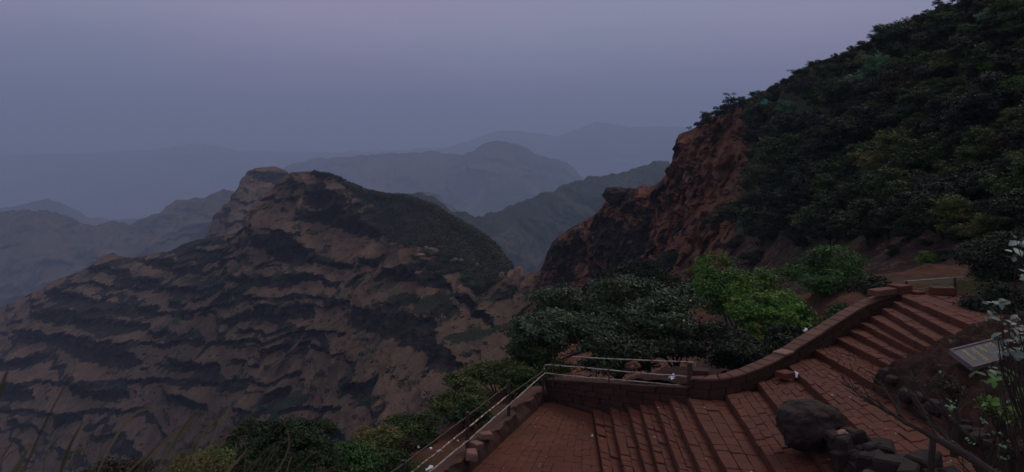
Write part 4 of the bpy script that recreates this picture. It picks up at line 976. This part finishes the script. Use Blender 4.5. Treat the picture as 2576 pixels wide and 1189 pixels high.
# bushes on and under the cliff
for (x, y, q, m_, fl, lb) in [(1850,545,62,'dark',.6,'wide dark bush clinging to the foot of the red cliff'),(1900,520,46,'deep',.8,'black-green bush against the edge of the wooded slope by the cliff'),(1800,560,34,'dark',.6,'low dark bush at the left end of the cliff-foot shrubs'),(1880,560,30,'pale',.7,'small paler bush in front of the cliff-foot shrubs'),
        (1855,620,44,'brown',.8,'brown-green bush below the cliff-foot shrubs'),(1950,600,40,'deep',.8,'dark bush above the bright green trees'),(1640,690,56,'deep',.8,'dark bush at the base of the cliff behind the grey-green tree'),(1690,675,40,'dark',.9,'dark green bush where the cliff meets the bright tree'),
        (1395,745,20,'deep',.8,'small black bush in the hollow left of the cliff base'),(1420,730,26,'deep',.6,'flat dark bush under the left end of the cliff'),(1290,735,24,'deep',.9,'dark bush in the notch below the orange knoll'),(1600,712,26,'dark',.7,'dark bush left of the cliff-base shrubs'),
        (1965,560,40,'dark',.8,'dark bush directly right of the cliff-foot shrubs'),(2010,600,42,'deep',.8,'black-green bush low on the slope above the mid-green bushy tree'),(2075,590,44,'dark',.8,'dark green bush at the foot of the wooded slope, middle of the row'),(2140,600,44,'deep',.8,'blackish bush at the foot of the wooded slope above the mid-green tree'),(2205,596,40,'dark',.8,'dark bush at the foot of the slope just left of the red bank'),(1900,660,40,'deep',.8,'dark bush filling the gap right of the bright lime-green tree top'),(1990,690,26,'brown',.7,'brownish low bush on the bare strip between the green trees'),
        (2250,640,30,'deep',.8,'dark bush where the wooded slope meets the parapet end'),(2440,655,34,'dark',.8,'dark bush over the middle of the pale handrails'),(2330,620,26,'dark',.7,'small dark bush high on the red bank'),(2290,600,40,'deep',.7,'dark bush at the top of the red bank'),(2430,600,46,'deep',.8,'black-green bush at the upper right of the red bank'),(2500,620,46,'dark',.8,'dark bush above the right end of the pale handrails'),
        (1878,300,24,'dark',.9,'dark bush at the very top of the cliff and slope boundary'),(1892,345,24,'deep',.9,'black-green bush hanging over the upper right edge of the red cliff'),(1886,395,22,'mid',.9,'mid-green bush halfway down the right edge of the red cliff'),(1896,440,28,'dark',.9,'dark bush spilling over the right edge of the red cliff'),(1880,480,26,'deep',.9,'black-green bush low on the right edge of the red cliff'),
        (2380,650,30,'deep',.9,'dark bush on the red bank beside the small yellow one'),(2335,662,34,'yellow',.9,'small yellow-green bush on the red bank above the landing'),(2300,690,16,'olive',.8,'tiny olive plant behind the upper handrail')]:
    nm = 'ridge' if x < 1300 else 'cliff'
    h = hit(x, y, [nm])
    if h is None: continue
    s = q / F * h.y; v = VAR[int(r.integers(0, 9))]
    place(v[0], v[1], 'bush', (h.x, h.y, h.z - .75 * s * fl), (s, s, s * fl), r.uniform(0, 6), m_, lb, 'bush')

# crown given by its picture box and distance
def big_tree(name, x0, y0, x1, y1, Y, depth, mat, label, nleaf, lsize, seed, ground=None, cat='tree', nl=18, **kw):
    r_ = np.random.default_rng(seed)
    c = P((x0 + x1) / 2, (y0 + y1) / 2, Y); rx = (x1 - x0) / 2 / F * Y * .93; rz_ = (y1 - y0) / 2 / F * Y * .93
    me, lc = crown_mesh('crown', r_, (rx, depth, rz_), nl, nleaf, lsize, **kw)
    gz_ = ground if ground is not None else c[2] - rz_ * 1.2
    tb = trunk_mb(r_, gz_ - c[2], lc, .045 * rx + .03); to = tb.build('trunk', M['bark']); mt = to.data; bpy.data.objects.remove(to)
    e = empty(name, tuple(c))
    cr_ = bpy.data.objects.new('crown' if cat == 'tree' else 'foliage', me); link(cr_, e); cr_.material_slots[0].link = 'OBJECT'; cr_.material_slots[0].material = L[mat]
    link(bpy.data.objects.new('trunk' if cat == 'tree' else 'stem', mt), e)
    return tag(e, label, cat)
big_tree('bush', 1530, 640, 1730, 770, 33, 1.4, 'deep', 'nearly black shrub between the cliff base and the broad grey-green tree', 12000, .11, 41, -11, 'bush', nl=12)
big_tree('tree', 1300, 672, 1800, 930, 25, 2.6, 'grey', 'broad grey-green tree spreading behind the white pipe rails', 62000, .115, 1, -9.5, nl=34, lob=.30, clumps=34, tuft=.06)
big_tree('tree', 1275, 775, 1470, 935, 23.5, 1.2, 'grey', 'lower left grey-green tree reaching down to the railing corner', 14000, .11, 21, -9, nl=12, lob=.42, tuft=.09)
big_tree('bush', 1265, 850, 1430, 975, 23.0, .7, 'mid', 'dark green bush filling in beneath the lower left grey-green tree', 9000, .10, 24, -8.5, 'bush', nl=11)
big_tree('bush', 1440, 830, 1680, 955, 22.3, .8, 'grey', 'low grey-green bush growing against the single white rail', 14000, .11, 22, -7.5, 'bush', nl=12)
big_tree('bush', 1600, 830, 1800, 920, 22.8, .8, 'deep', 'dark undergrowth beneath the right side of the grey-green tree', 9000, .11, 23, -7.5, 'bush', nl=10)
big_tree('tree', 1728, 640, 1960, 850, 30, 1.9, 'bright', 'bright lime-green tree right of the grey-green one', 26000, .12, 2, -11, nl=16, lob=.42, clumps=30, tuft=.09)
big_tree('tree', 1850, 712, 2022, 880, 25, 1.3, 'yellow', 'yellow-green tree with orange tinged leaves just outside the parapet', 13000, .13, 4, -9, nl=12, lob=.42, tuft=.1)
big_tree('tree', 1985, 622, 2240, 790, 27, 1.7, 'green', 'mid-green bushy tree on the slope above the parapet coping', 24000, .11, 5, -7, nl=14, lob=.42, tuft=.1)
big_tree('bush', 2120, 690, 2255, 790, 24.5, 1., 'deep', 'dark shrub directly behind the upper end of the parapet', 8000, .10, 6, -5.5, 'bush', nl=9)
big_tree('bush', 1770, 800, 1960, 945, 23, 1.2, 'deep', 'nearly black bush in the hollow behind the parapet bend', 12000, .12, 7, -8, 'bush', nl=12)
big_tree('bush', 1940, 800, 2110, 900, 22.5, .8, 'deep', 'dark shrub low behind the middle of the parapet', 7000, .1, 17, -7, 'bush', nl=9)
big_tree('bush', 2410, 690, 2620, 850, 18.6, .8, 'deep', 'dark bush overhanging the right side of the upper landing', 16000, .075, 8, -3.9, 'bush', nl=12, lob=.45)
big_tree('bush', 2440, 560, 2640, 730, 20.5, 1.2, 'deep', 'tall dark bush behind the right end of the pale handrails', 12000, .09, 9, -4.3, 'bush', nl=10)
# shrubs outside the left wall
big_tree('tree', 1070, 935, 1260, 1060, 20.5, .9, 'olive', 'small olive tree growing below the end of the left railing', 9000, .095, 10, -10.5, nl=12, lob=.36, tuft=.08)
big_tree('bush', 1160, 895, 1380, 985, 22.5, .8, 'olive', 'olive bush left of the railing corner', 11000, .10, 11, -9.6, 'bush', nl=12, lob=.4)
big_tree('bush', 1240, 920, 1350, 1010, 20.9, .4, 'mid', 'green bush tucked behind the far end of the left railing', 5000, .09, 31, -9, 'bush', nl=8)
big_tree('bush', 1130, 985, 1240, 1085, 18.9, .4, 'mid', 'leafy green plant just outside the middle railing post', 2600, .13, 12, -8.2, 'bush', aspect=.32, nl=7)
big_tree('bush', 950, 1040, 1120, 1150, 18.3, .7, 'mid', 'green bush outside the left wall above the litter', 11000, .08, 13, -9, 'bush', nl=11)
big_tree('bush', 840, 1080, 1010, 1200, 16.6, .8, 'olive', 'green bush at the left end of the row outside the railing', 11000, .075, 14, -9, 'bush', nl=11)
big_tree('bush', 900, 1120, 1030, 1220, 15.2, .5, 'mid', 'mid-green bush against the nearest stretch of the left railing', 7000, .07, 32, -8, 'bush', nl=9)
big_tree('bush', 545, 1055, 890, 1240, 13, .9, 'dark', 'large dark green bush at the bottom edge beside the tall grass', 26000, .06, 15, -7, 'bush', nl=18, lob=.38, tuft=.07)
big_tree('bush', 780, 1110, 960, 1250, 14.2, .7, 'green', 'leafy bush between the grass and the railing bushes', 11000, .07, 16, -7.5, 'bush', nl=11)
big_tree('bush', 390, 1115, 590, 1250, 11.5, .7, 'olive', 'olive scrub rising from the bottom edge among the tall grass', 9000, .055, 51, -6.2, 'bush', nl=12, lob=.3)
big_tree('bush', 150, 1150, 400, 1270, 10.5, .7, 'brown', 'low brownish scrub at the bottom left under the grass blades', 8000, .05, 52, -6.2, 'bush', nl=12, lob=.3)
big_tree('bush', 985, 1085, 1050, 1160, 16.2, .3, 'brown', 'dry brown twiggy bush among the litter', 1600, .045, 18, -7.6, 'bush', nl=5)

big_tree('bush', 2050, 770, 2170, 850, 21.8, .6, 'mid', 'dark green shrub pressed against the outside of the upper parapet', 5000, .09, 42, -5.5, 'bush', nl=8)
big_tree('bush', 2470, 985, 2600, 1090, 9.5, .35, 'olive', 'thin olive shrub on the bank below the sign slab', 2200, .045, 43, -4.2, 'bush', nl=9, lob=.3)
big_tree('bush', 2500, 1085, 2620, 1200, 8.6, .35, 'brown', 'brown twiggy shrub in the bottom right corner', 2200, .04, 44, -4.4, 'bush', nl=9, lob=.3)
big_tree('bush', 2350, 930, 2450, 1010, 11.6, .3, 'brown', 'small dry brown shrub on the bank left of the sign slab', 1600, .045, 45, -4.3, 'bush', nl=7, lob=.3)
# broad-leaved saplings near the camera on the right edge
def sapling(x0, y0, x1, y1, Y, n, ls, seed, label, mat='broad', base=None):
    r_ = np.random.default_rng(seed); c = P((x0 + x1) / 2, (y0 + y1) / 2, Y); e = empty('sapling', tuple(c)); e['label'] = label; e['category'] = 'sapling'
    pos = []; st = MB(); b = np.array(base if base is not None else (c[0] + .3, c[1], c[2] - 1.4)) - c
    for k in range(n):
        t = P(r_.uniform(x0, x1), r_.uniform(y0, y1), Y + r_.uniform(-.35, .35)) - c
        m_ = (b * .4 + t * .6) + r_.normal(0, .06, 3); st.tube([b, m_, t], [.012, .007, .003], 5)
        for q in range(int(r_.integers(3, 6))): pos.append(t + r_.normal(0, ls * .55, 3) * [1, 1, .5])
    pos = np.array(pos); V, T_ = leaves(pos, np.tile([0., -.35, .9], (len(pos), 1)), ls, r_, np.clip(r_.normal(.5, .25, len(pos)), 0, 1), .55, .35)
    # curved leaves: split each quad into an 8-gon-ish fan of quads
    Q = V.reshape(-1, 4, 3); T4 = T_.reshape(-1, 4)[:, 0]; VV = []; FF = []; k = 0
    up = np.cross(Q[:, 2] - Q[:, 0], Q[:, 1] - Q[:, 3]); up /= np.linalg.norm(up, axis=1)[:, None] + 1e-9
    for i in range(len(Q)):
        a, b_, c_, d = Q[i]; ax = c_ - a; sd = (b_ - d) / 2; L_ = np.linalg.norm(ax)
        for u, wd in ((0, .04), (.22, .8), (.5, 1), (.78, .72), (1, .03)):
            cc = a + ax * u - up[i] * L_ * .18 * (u - .4) ** 2
            VV += [cc + sd * wd + up[i] * L_ * .05 * wd, cc, cc - sd * wd + up[i] * L_ * .05 * wd]
        for s_ in range(4):
            for w_ in range(2): FF.append((k + s_*3 + w_, k + s_*3 + w_ + 1, k + s_*3 + w_ + 4, k + s_*3 + w_ + 3))
        k += 15
    mesh_np('leaves', VV, FF, L[mat], e, True, {'tone': np.repeat(T4, 15)})
    st.build('stem', M['bark'], e); return e
sapling(2488, 755, 2580, 865, 7.6, 13, .085, 1, 'broad-leaved sapling with pale grey-green leaves above the sign slab')
sapling(2545, 575, 2620, 700, 6.8, 11, .085, 2, 'pale leafy shoot highest on the right edge of the photo')
sapling(2500, 860, 2600, 960, 7.4, 10, .09, 3, 'grey-green leaves overlapping the right corner of the sign slab')
sapling(2455, 928, 2530, 965, 9.6, 4, .13, 4, 'cluster of fresh green leaves at the lower corner of the sign slab', 'green')
sapling(2480, 950, 2600, 1060, 8.0, 12, .075, 5, 'mixed yellowish leafy twigs below the sign slab', 'yellow')
sapling(2360, 1000, 2560, 1170, 8.3, 16, .05, 6, 'small sparse leaves scattered on thin twigs at the bottom right corner', 'pale', P(2480, 1230, 8.6))

# bare branches
def branchtree(name, main, subs, label, seed):
    r_ = np.random.default_rng(seed); o0 = P(*main[0][:3]); e = empty(name, tuple(o0)); tag(e, label, 'bare shrub')
    mb = MB(); pts_ = [P(*m_[:3]) - o0 for m_ in main]; rad = [m_[3] for m_ in main]
    mb.tube(pts_, rad, 8); mb.build('trunk', M['bark'], e)
    tw = MB()
    for s in subs:
        p = [P(*q[:3]) - o0 for q in s]; n = len(p); r0 = s[0][3] if len(s[0]) > 3 else .012
        fine = []
        for a, b in zip(p[:-1], p[1:]):
            for k in range(4): fine.append(a + (b - a) * k / 4 + r_.normal(0, np.linalg.norm(b - a) * .03, 3))
        fine.append(p[-1]); tw.tube(fine, list(np.linspace(r0, r0 * .25, len(fine))), 5)
        for k in range(3, len(fine) - 1, 2):
            d = fine[k] - fine[k - 1]; d /= np.linalg.norm(d); q = fine[k]; ln = r_.uniform(.08, .22); dd = d + r_.normal(0, .5, 3) * [1, .4, 1]
            tw.tube([q, q + dd * ln * .5, q + (dd + r_.normal(0, .25, 3)) * ln], [r0 * .4, r0 * .25, r0 * .12], 4)
    tw.build('twigs', M['bark'], e); return e
branchtree('bare_shrub', [(2560,1235,6.6,.045),(2480,1180,6.8,.042),(2430,1145,6.9,.038),(2370,1112,7.0,.034),(2330,1090,7.1,.028)],
    [[(2330,1090,7.1,.024),(2280,1065,7.2),(2235,1037,7.3),(2190,1015,7.4),(2150,985,7.5),(2117,950,7.6)], [(2290,1070,7.2,.016),(2262,1040,7.3),(2238,1000,7.4),(2220,970,7.5),(2195,948,7.6)],
     [(2262,1045,7.25,.014),(2262,1010,7.4),(2235,980,7.5)], [(2225,1030,7.3,.012),(2190,1000,7.4),(2165,985,7.5),(2150,975,7.5)],[(2190,1010,7.4,.010),(2172,975,7.5),(2160,955,7.5)],
     [(2360,1108,7.0,.018),(2330,1050,7.2),(2300,1005,7.4),(2280,975,7.5)], [(2400,1128,7.,.016),(2350,1075,7.1),(2325,1045,7.2)], [(2420,1140,6.9,.014),(2362,1075,7.2),(2310,1060,7.2)], [(2330,1045,7.2,.01),(2300,990,7.4),(2275,965,7.4)]],
    'dark leafless shrub reaching its bare branches over the right-hand paving', 1)
branchtree('bare_shrub', [(2450,1110,9.2,.035),(2395,1060,9.3,.03),(2340,1010,9.4,.024)],
    [[(2340,1010,9.4,.018),(2312,975,9.5),(2297,950,9.6),(2290,930,9.7)], [(2345,1012,9.4,.014),(2315,1000,9.5),(2285,970,9.6),(2268,950,9.6)], [(2300,960,9.5,.012),(2320,935,9.6),(2332,918,9.7)],[(2312,975,9.5,.01),(2290,960,9.6),(2255,940,9.7)],[(2380,1045,9.3,.014),(2360,1000,9.4),(2350,975,9.5)]],
    'smaller leafless bush beside the steps behind the long bare branches', 2)
st_ = MB().tube([(0, 0, -.7), (0.02, .01, 0), (.06, .02, .45)], [.05, .045, .04], 8).build('stump', M['bark']); st_.location = P(2338, 1190, 9.6); tag(st_, 'short dark upright stump at the bottom edge in front of the paving', 'stump')

# ------------------------------------------------------------------ ridge vegetation
r = np.random.default_rng(99)
# bush-covered back slope: one mass of leaf clusters
cl = []
for i in range(3600):
    x = r.uniform(870, 1300); y = r.uniform(430, 720)
    edge = np.interp(x, WEX, WEY)
    if y > edge - 1 + 5 * noise(np.array([x / 9., 0., 0.]), 5): continue
    if r.random() < .3 * (y > edge - 40): continue
    h = hit(x, y, ['ridge'])
    if h is None or h.y > 420: continue
    cl.append((h.x, h.y, h.z - .6, r.choice([1.2, 1.8, 2.6, 3.6]) * r.uniform(.8, 1.1)))
for i in range(1500):                                  # skyline fringe
    x = r.uniform(870, 1275); y = np.interp(x, [p[0] for p in [(870,462),(900,478),(935,488),(970,495),(1010,497),(1045,508),(1085,522),(1125,550),(1165,572),(1200,592),(1232,618),(1252,648),(1275,680)]], [462,478,488,495,497,508,522,550,572,592,618,648,680])
    h = hit(x, y + 4, ['ridge'])
    if h is not None: cl.append((h.x, h.y, h.z, r.choice([.9, 1.6, 2.4, 3.4]) * r.uniform(.8, 1.1)))
cl = np.array(cl)
def clumps_mesh(cl, name, nper, lsz, mat, seed):
    r_ = np.random.default_rng(seed); n = len(cl); d = r_.normal(0, 1, (n, nper, 3)); d[..., 2] = np.abs(d[..., 2]); d /= np.linalg.norm(d, axis=-1, keepdims=True)
    lump = r_.uniform(.75, 1.1, (n, nper, 1))
    p = cl[:, None, :3] + d * cl[:, None, 3:4] * lump * [1, 1, .75]
    t = np.clip(r_.normal(.4, .3, (n, 1)) + r_.normal(0, .12, (n, nper)), 0, 1)
    V, T_ = leaves(p.reshape(-1, 3), d.reshape(-1, 3), lsz, r_, t.ravel(), .75, .5)
    return mesh_np(name, V, np.arange(len(V)).reshape(-1, 4), L[mat], None, False, {'tone': T_})
clumps_mesh(cl, 'scrub_cover', 90, .7, 'scrub', 3)['kind'] = 'stuff'
# scrub patches on ledges
cl2 = []
sxr, syr = screen(RIDGE)
for i in range(3500):
    x = r.uniform(60, 1290); y = r.uniform(470, 1120)
    if fbm(np.array([[x / 70, y / 16, 3.]]), 3, 77)[0] < .2: continue
    h = hit(x, y, ['ridge'])
    if h is None: continue
    cl2.append((h.x, h.y, h.z - .3, r.uniform(.5, 1.5)))
cl2 = np.array(cl2); print('patches', len(cl2))
clumps_mesh(cl2, 'ledge_scrub', 30, .55, 'deep', 4)['kind'] = 'stuff'
# individual bushes on the bare shoulder
for (x, y, q, lb) in [(1065,652,16,'round dark bush under the flat balanced rock'),(1084,668,13,'dark bush left of a round one on the bare shoulder of the ridge'),(1105,664,13,'round bush right of its twin on the bare shoulder of the ridge'),(1040,642,16,'dark bush at the upper left of the bare shoulder'),
                  (1075,634,12,'small bush between the two rock groups on the ridge'),(1142,668,26,'large dark bush in the middle of the bare shoulder'),(1130,640,22,'wide bush above the twin tan rocks'),(1178,693,30,'broad bush mass left of the standing white stone'),(1212,709,34,'broad dark bush right of the gully top'),
                  (1240,700,26,'dark bush just below the standing white stone'),(1268,712,9,'small round bush beside the orange knoll'),(1253,726,8,'tiny bush on tan soil left of the notch'),(1224,738,7,'tiniest bush on the tan spur'),(1096,682,5,'speck of bush low on the bare shoulder'),(1000,700,14,'dark bush on the lower ledge left of the shoulder'),(1160,640,22,'bush behind the pair of tan rocks')]:
    h = hit(x, y + q * .5, ['ridge'])
    if h is None: continue
    h = h * (1 - 2.5 / h.length)
    s = q / F * h.y; v = VAR[int(r.integers(0, 9))]
    place(v[0], v[1], 'bush', (h.x, h.y, h.z - .7 * s), (s, s, s * .75), r.uniform(0, 6), 'dark', lb, 'bush', 'bushes on the bare shoulder of the ridge')
for (x, y, q, lb) in [(798,436,18,'rounded dark tree crowning the knoll on the ridge top'),(816,438,18,'second dark tree on the knoll at the ridge top'),(833,442,13,'smaller tree right of the knoll crown'),(848,447,14,'flat-topped tree sticking out on the skyline right of the knoll'),(861,453,11,'outermost small tree of the ridge-top group'),
                  (905,474,10,'small tree on the descending skyline of the ridge'),(876,462,9,'low tree between the knoll group and the woods'),(790,431,7,'first small tree at the left of the knoll')]:
    h = hit(x, y + q * .8, ['ridge']) or hit(x, y + q * 2, ['ridge'])
    if h is None: continue
    s = q / F * h.y; v = VAR[int(r.integers(0, 9))]
    place(v[0], v[1], 'tree', (h.x, h.y, h.z - .3 * s), (s, s, s * .9), r.uniform(0, 6), 'deep', lb, 'tree', 'trees on top of the ridge')
for i, (x, y, w_, h_, Yo, lb) in enumerate([(1097,630,9,9,0,'rounded tan rock at the upper end of the shoulder bushes'),(1073,622,7,6,0,'small tan rock on the left of the upper rock group'),(1085,626,8,5,0,'low tan rock between two upper ones'),(1058,640,14,5,0,'flat pale slab balanced on a bush-topped rock'),(1147,652,8,6,0,'left of the twin tan rocks'),
        (1161,653,7,5,0,'right of the twin tan rocks'),(1136,655,4,3,0,'tiny pale stone left of the twin tan rocks'),(1201,665,5,6,0,'small upright pale stone in the bushes'),(1262,690,8.5,12,0,'standing white stone in front of the dark bushes near the saddle')]):
    h = hit(x, y + h_ * .4, ['ridge'])
    if h is None: continue
    h = h * (1 - 5 / h.length); k_ = h.y / F * 1.55
    make_rock('rock', (h.x, h.y - 1, h.z + h_ * k_ * .1), (w_ * k_, w_ * k_ * .8, h_ * k_), 30 + i, M['tanrock'] if i != 8 else M['palestone'], lb, 'rock', n=18, rough=.1)
# knoll tower beside the saddle and the overhanging block on the cliff
h = hit(1299, 712, ['ridge', 'cliff'])
if h is not None:
    make_rock('rock_knoll', (h.x, h.y, h.z - 1.0), (6.2, 6, 11), 61, M['tanrock'], 'rounded orange rock knoll standing on the saddle left of the cliff', 'rock knoll', n=50, rough=.2)
h = hit(1560, 500, ['cliff'])
if h is not None:
    make_rock('overhanging_rock', (h.x - .8, h.y - 1, h.z + .9), (6.8, 5, 3.6), 63, M['basalt'], 'dark overhanging block jutting left from the cliff skyline', 'rock', n=40, rough=.16)

# tarpaulin scrap in the trees
tp = mesh_np('tarpaulin', [(-.5,0,-.35),(.45,.1,-.42),(.55,.15,.3),(-.1,.05,.4),(-.45,0,.1),(0,-.1,0)], [(0,1,5,4),(1,2,3,5),(3,4,5,5)][:2] + [(3,4,5,2)][:0], N('green_tarpaulin').bsdf((.05, .34, .26), .6), None, True)
tp.location = P(1922, 256, 103); tp.scale = (1, 1, 1); tag(tp, 'scrap of turquoise tarpaulin caught in the trees above the cliff', 'tarpaulin')

# ------------------------------------------------------------------ litter and fallen leaves
def litter(name, x, y, Y, s, label, flat=.25, seed=0, mat=None):
    r_ = np.random.default_rng(seed + 200); n = 7
    gx, gy = np.meshgrid(np.linspace(-.5, .5, n), np.linspace(-.5, .5, n))
    p = np.stack([gx, gy, 0 * gx], -1); m_ = np.hypot(gx, gy); p[..., :2] *= (1 - .25 * (m_ > .6))[..., None]
    p[..., 2] = fbm(p * 2.2 + seed, 3, seed) * flat * 2
    o = mesh_np(name, (p * s).reshape(-1, 3), grid_faces(n, n), mat or M['litter'], None, True); o.location = P(x, y, Y); o.rotation_euler = (r_.uniform(.2, .8), r_.uniform(-.3, .3), r_.uniform(0, 6))
    so_ = o.modifiers.new('t', 'SOLIDIFY'); so_.thickness = .004
    return tag(o, label, 'litter')
litter('paper_plate', 1106, 1137, 16.3, .17, 'round white plate lying outside the railing among the bushes', .08, 1)
litter('paper_plate', 1080, 1178, 15.0, .17, 'white plate below the railing at the bottom edge', .1, 2)
for i, (x, y, Y, s, lb) in enumerate([(1083,1128,16.6,.09,'small white scrap left of the upper plate'),(1052,1125,16.7,.08,'white scrap beside the dry bush'),(1130,1113,16.9,.05,'tiny white scrap above the upper plate'),(1152,1110,16.9,.07,'pale scrap near the middle railing post'),
        (1754,945,18.3,.1,'white cup-like scrap at the end of the thin rail'),(1692,946,18.2,.12,'crumpled white wrapper on the soil bed'),(1690,953,18.1,.16,'flattened white and violet packet on the soil bed'),(1694,962,17.9,.05,'tiny white scrap below the packet on the soil bed'),
        (2026,831,18.9,.12,'white bag scrap behind the coping of the parapet'),(2001,944,17.3,.16,'pale crumpled wrapper beside the small square block'),(1490,1096,17.4,.05,'white scrap at the foot of the first step'),(2339,758,20.2,.05,'small white scrap on the upper landing'),(1590,923,20.4,.12,'dull orange crumpled scrap under the grey-green tree')]):
    litter('scrap', x, y, Y, s, lb, .3, 10 + i, L['dry'] if i == 12 else None)
make_rock('rock', P(1592, 922, 20.9), (.4, .3, .26), 71, M['plaster'], 'yellowish rounded stone under the grey-green tree', 'stone', n=20)
r = np.random.default_rng(321); V_ = []; T__ = []
def lvl(x, y):
    for k in range(18, 0, -1):
        a, b = EDGE[k]; yv = min(max(y, min(a[1], b[1])), max(a[1], b[1]))
        if x > np.interp(yv, [b[1], a[1]], [b[0], a[0]]): return LV(k)
    return LV(0)
pos = []
for i in range(230):
    x = r.uniform(-1, 11.5); y = r.uniform(10.5, 20)
    if x < wl(y) + .1 or (x > 7.7 and y < 16.1): continue
    sdv, _ = wall_dist(np.array(x), np.array(y))
    if sdv > -.45: continue
    pos.append((x, y, lvl(x, y) + .022))
pos = np.array(pos)
V, T_ = leaves(pos, np.tile([0, 0, 3.], (len(pos), 1)), .045, r, r.uniform(0, 1, len(pos)), .6, .3)
mesh_np('fallen_leaves', V, np.arange(len(V)).reshape(-1, 4), L['dry'], None, False, {'tone': T_})['kind'] = 'stuff'

pos = []
for i in range(900):
    x = r.uniform(7.9, 13.5); y = r.uniform(7, 16)
    h = BV['earth_bank'].ray_cast(Vector((x, y, 3)), Vector((0, 0, -1)))
    if h[0] is not None: pos.append((x, y, h[0].z + .02))
pos = np.array(pos)
V, T_ = leaves(pos, np.tile([0, -.4, 2.], (len(pos), 1)), .075, r, r.uniform(0, 1, len(pos)), .55, .6)
mesh_np('leaf_litter', V, np.arange(len(V)).reshape(-1, 4), L['brown'], None, False, {'tone': T_})['kind'] = 'stuff'
sel = pos[r.random(len(pos)) < .22]
V, T_ = leaves(sel + [0, 0, .05], np.tile([0, -.4, 2.], (len(sel), 1)), .085, r, r.uniform(0, 1, len(sel)), .5, .6)
mesh_np('ground_cover', V, np.arange(len(V)).reshape(-1, 4), L['pale'], None, False, {'tone': T_})['kind'] = 'stuff'

# ------------------------------------------------------------------ tall grass near the camera
r = np.random.default_rng(5); VV = []; FF = []; TT = []; k = 0
def blade(p0, p1, bend, wd, tone, n=9):
    global k
    p0 = np.array(p0); p1 = np.array(p1); side = np.cross(p1 - p0, [0, 1, .2]); side /= np.linalg.norm(side)
    for i in range(n + 1):
        u = i / n; c = p0 * (1 - u) + p1 * u + np.array(bend) * math.sin(u * math.pi) * 1.0
        w_ = wd * (1 - u) ** .6 * (.35 + .65 * min(u * 4, 1)) + .0006
        VV.extend([c + side * w_, c - side * w_]); TT.extend([tone, tone])
        if i < n: FF.append((k + 2*i, k + 2*i + 1, k + 2*i + 3, k + 2*i + 2))
    k += 2 * (n + 1)
for i in range(150):
    Y = r.uniform(2.4, 5.2); bx = r.uniform(-60, 900) ** 1.0; by = 1189 + r.uniform(20, 160)
    if r.random() < .3: bx = r.uniform(300, 800)
    ln = abs(r.normal(70, 50)) + 50; an = r.normal(.62, .3)
    if bx > 700: ln *= .6
    a = P(bx, by, Y); b = P(bx + math.sin(an) * ln * 1.1, by - math.cos(an) * ln, Y + r.uniform(-.2, .2))
    blade(a, b, (r.normal(0, .05), 0, abs(r.normal(.05, .05))), r.uniform(.0012, .0032), float(np.clip(r.normal(.4, .3), 0, 1)))
for (a, b, Y, bend, wd, tn) in [((440,1189),(585,1020),2.6,(0,0,.02),.0045,.55),((60,1189),(190,925),2.4,(-.01,0,0),.003,.05),((400,1200),(600,1110),2.2,(.0,0,.14),.0035,.4),((560,1200),(625,1128),2.8,(0,0,.0),.005,.95),((240,1200),(450,1080),2.5,(0,0,.14),.005,1.),((330,1200),(470,1085),2.7,(0,0,.02),.004,1.),((470,1200),(600,1090),2.6,(0,0,.12),.003,1.),((500,1210),(640,1120),2.5,(0,0,.16),.003,.9),((300,1210),(540,1060),3.2,(0,0,.05),.004,.8),
        ((150,1200),(210,1060),2.5,(-.01,0,0),.007,.1),((-10,1010),(22,925),1.6,(.0,0,0),.006,.2),((380,1205),(520,1040),2.6,(0,0,.03),.004,.7),((520,1200),(650,1100),2.7,(0,0,.1),.004,.6),((30,1200),(70,1130),2.2,(0,0,0),.01,.5)]:
    blade(P(*a, Y), P(*b, Y), bend, wd, tn, 14)
mesh_np('grass', VV, FF, L['grass'], None, True, {'tone': TT})['kind'] = 'stuff'
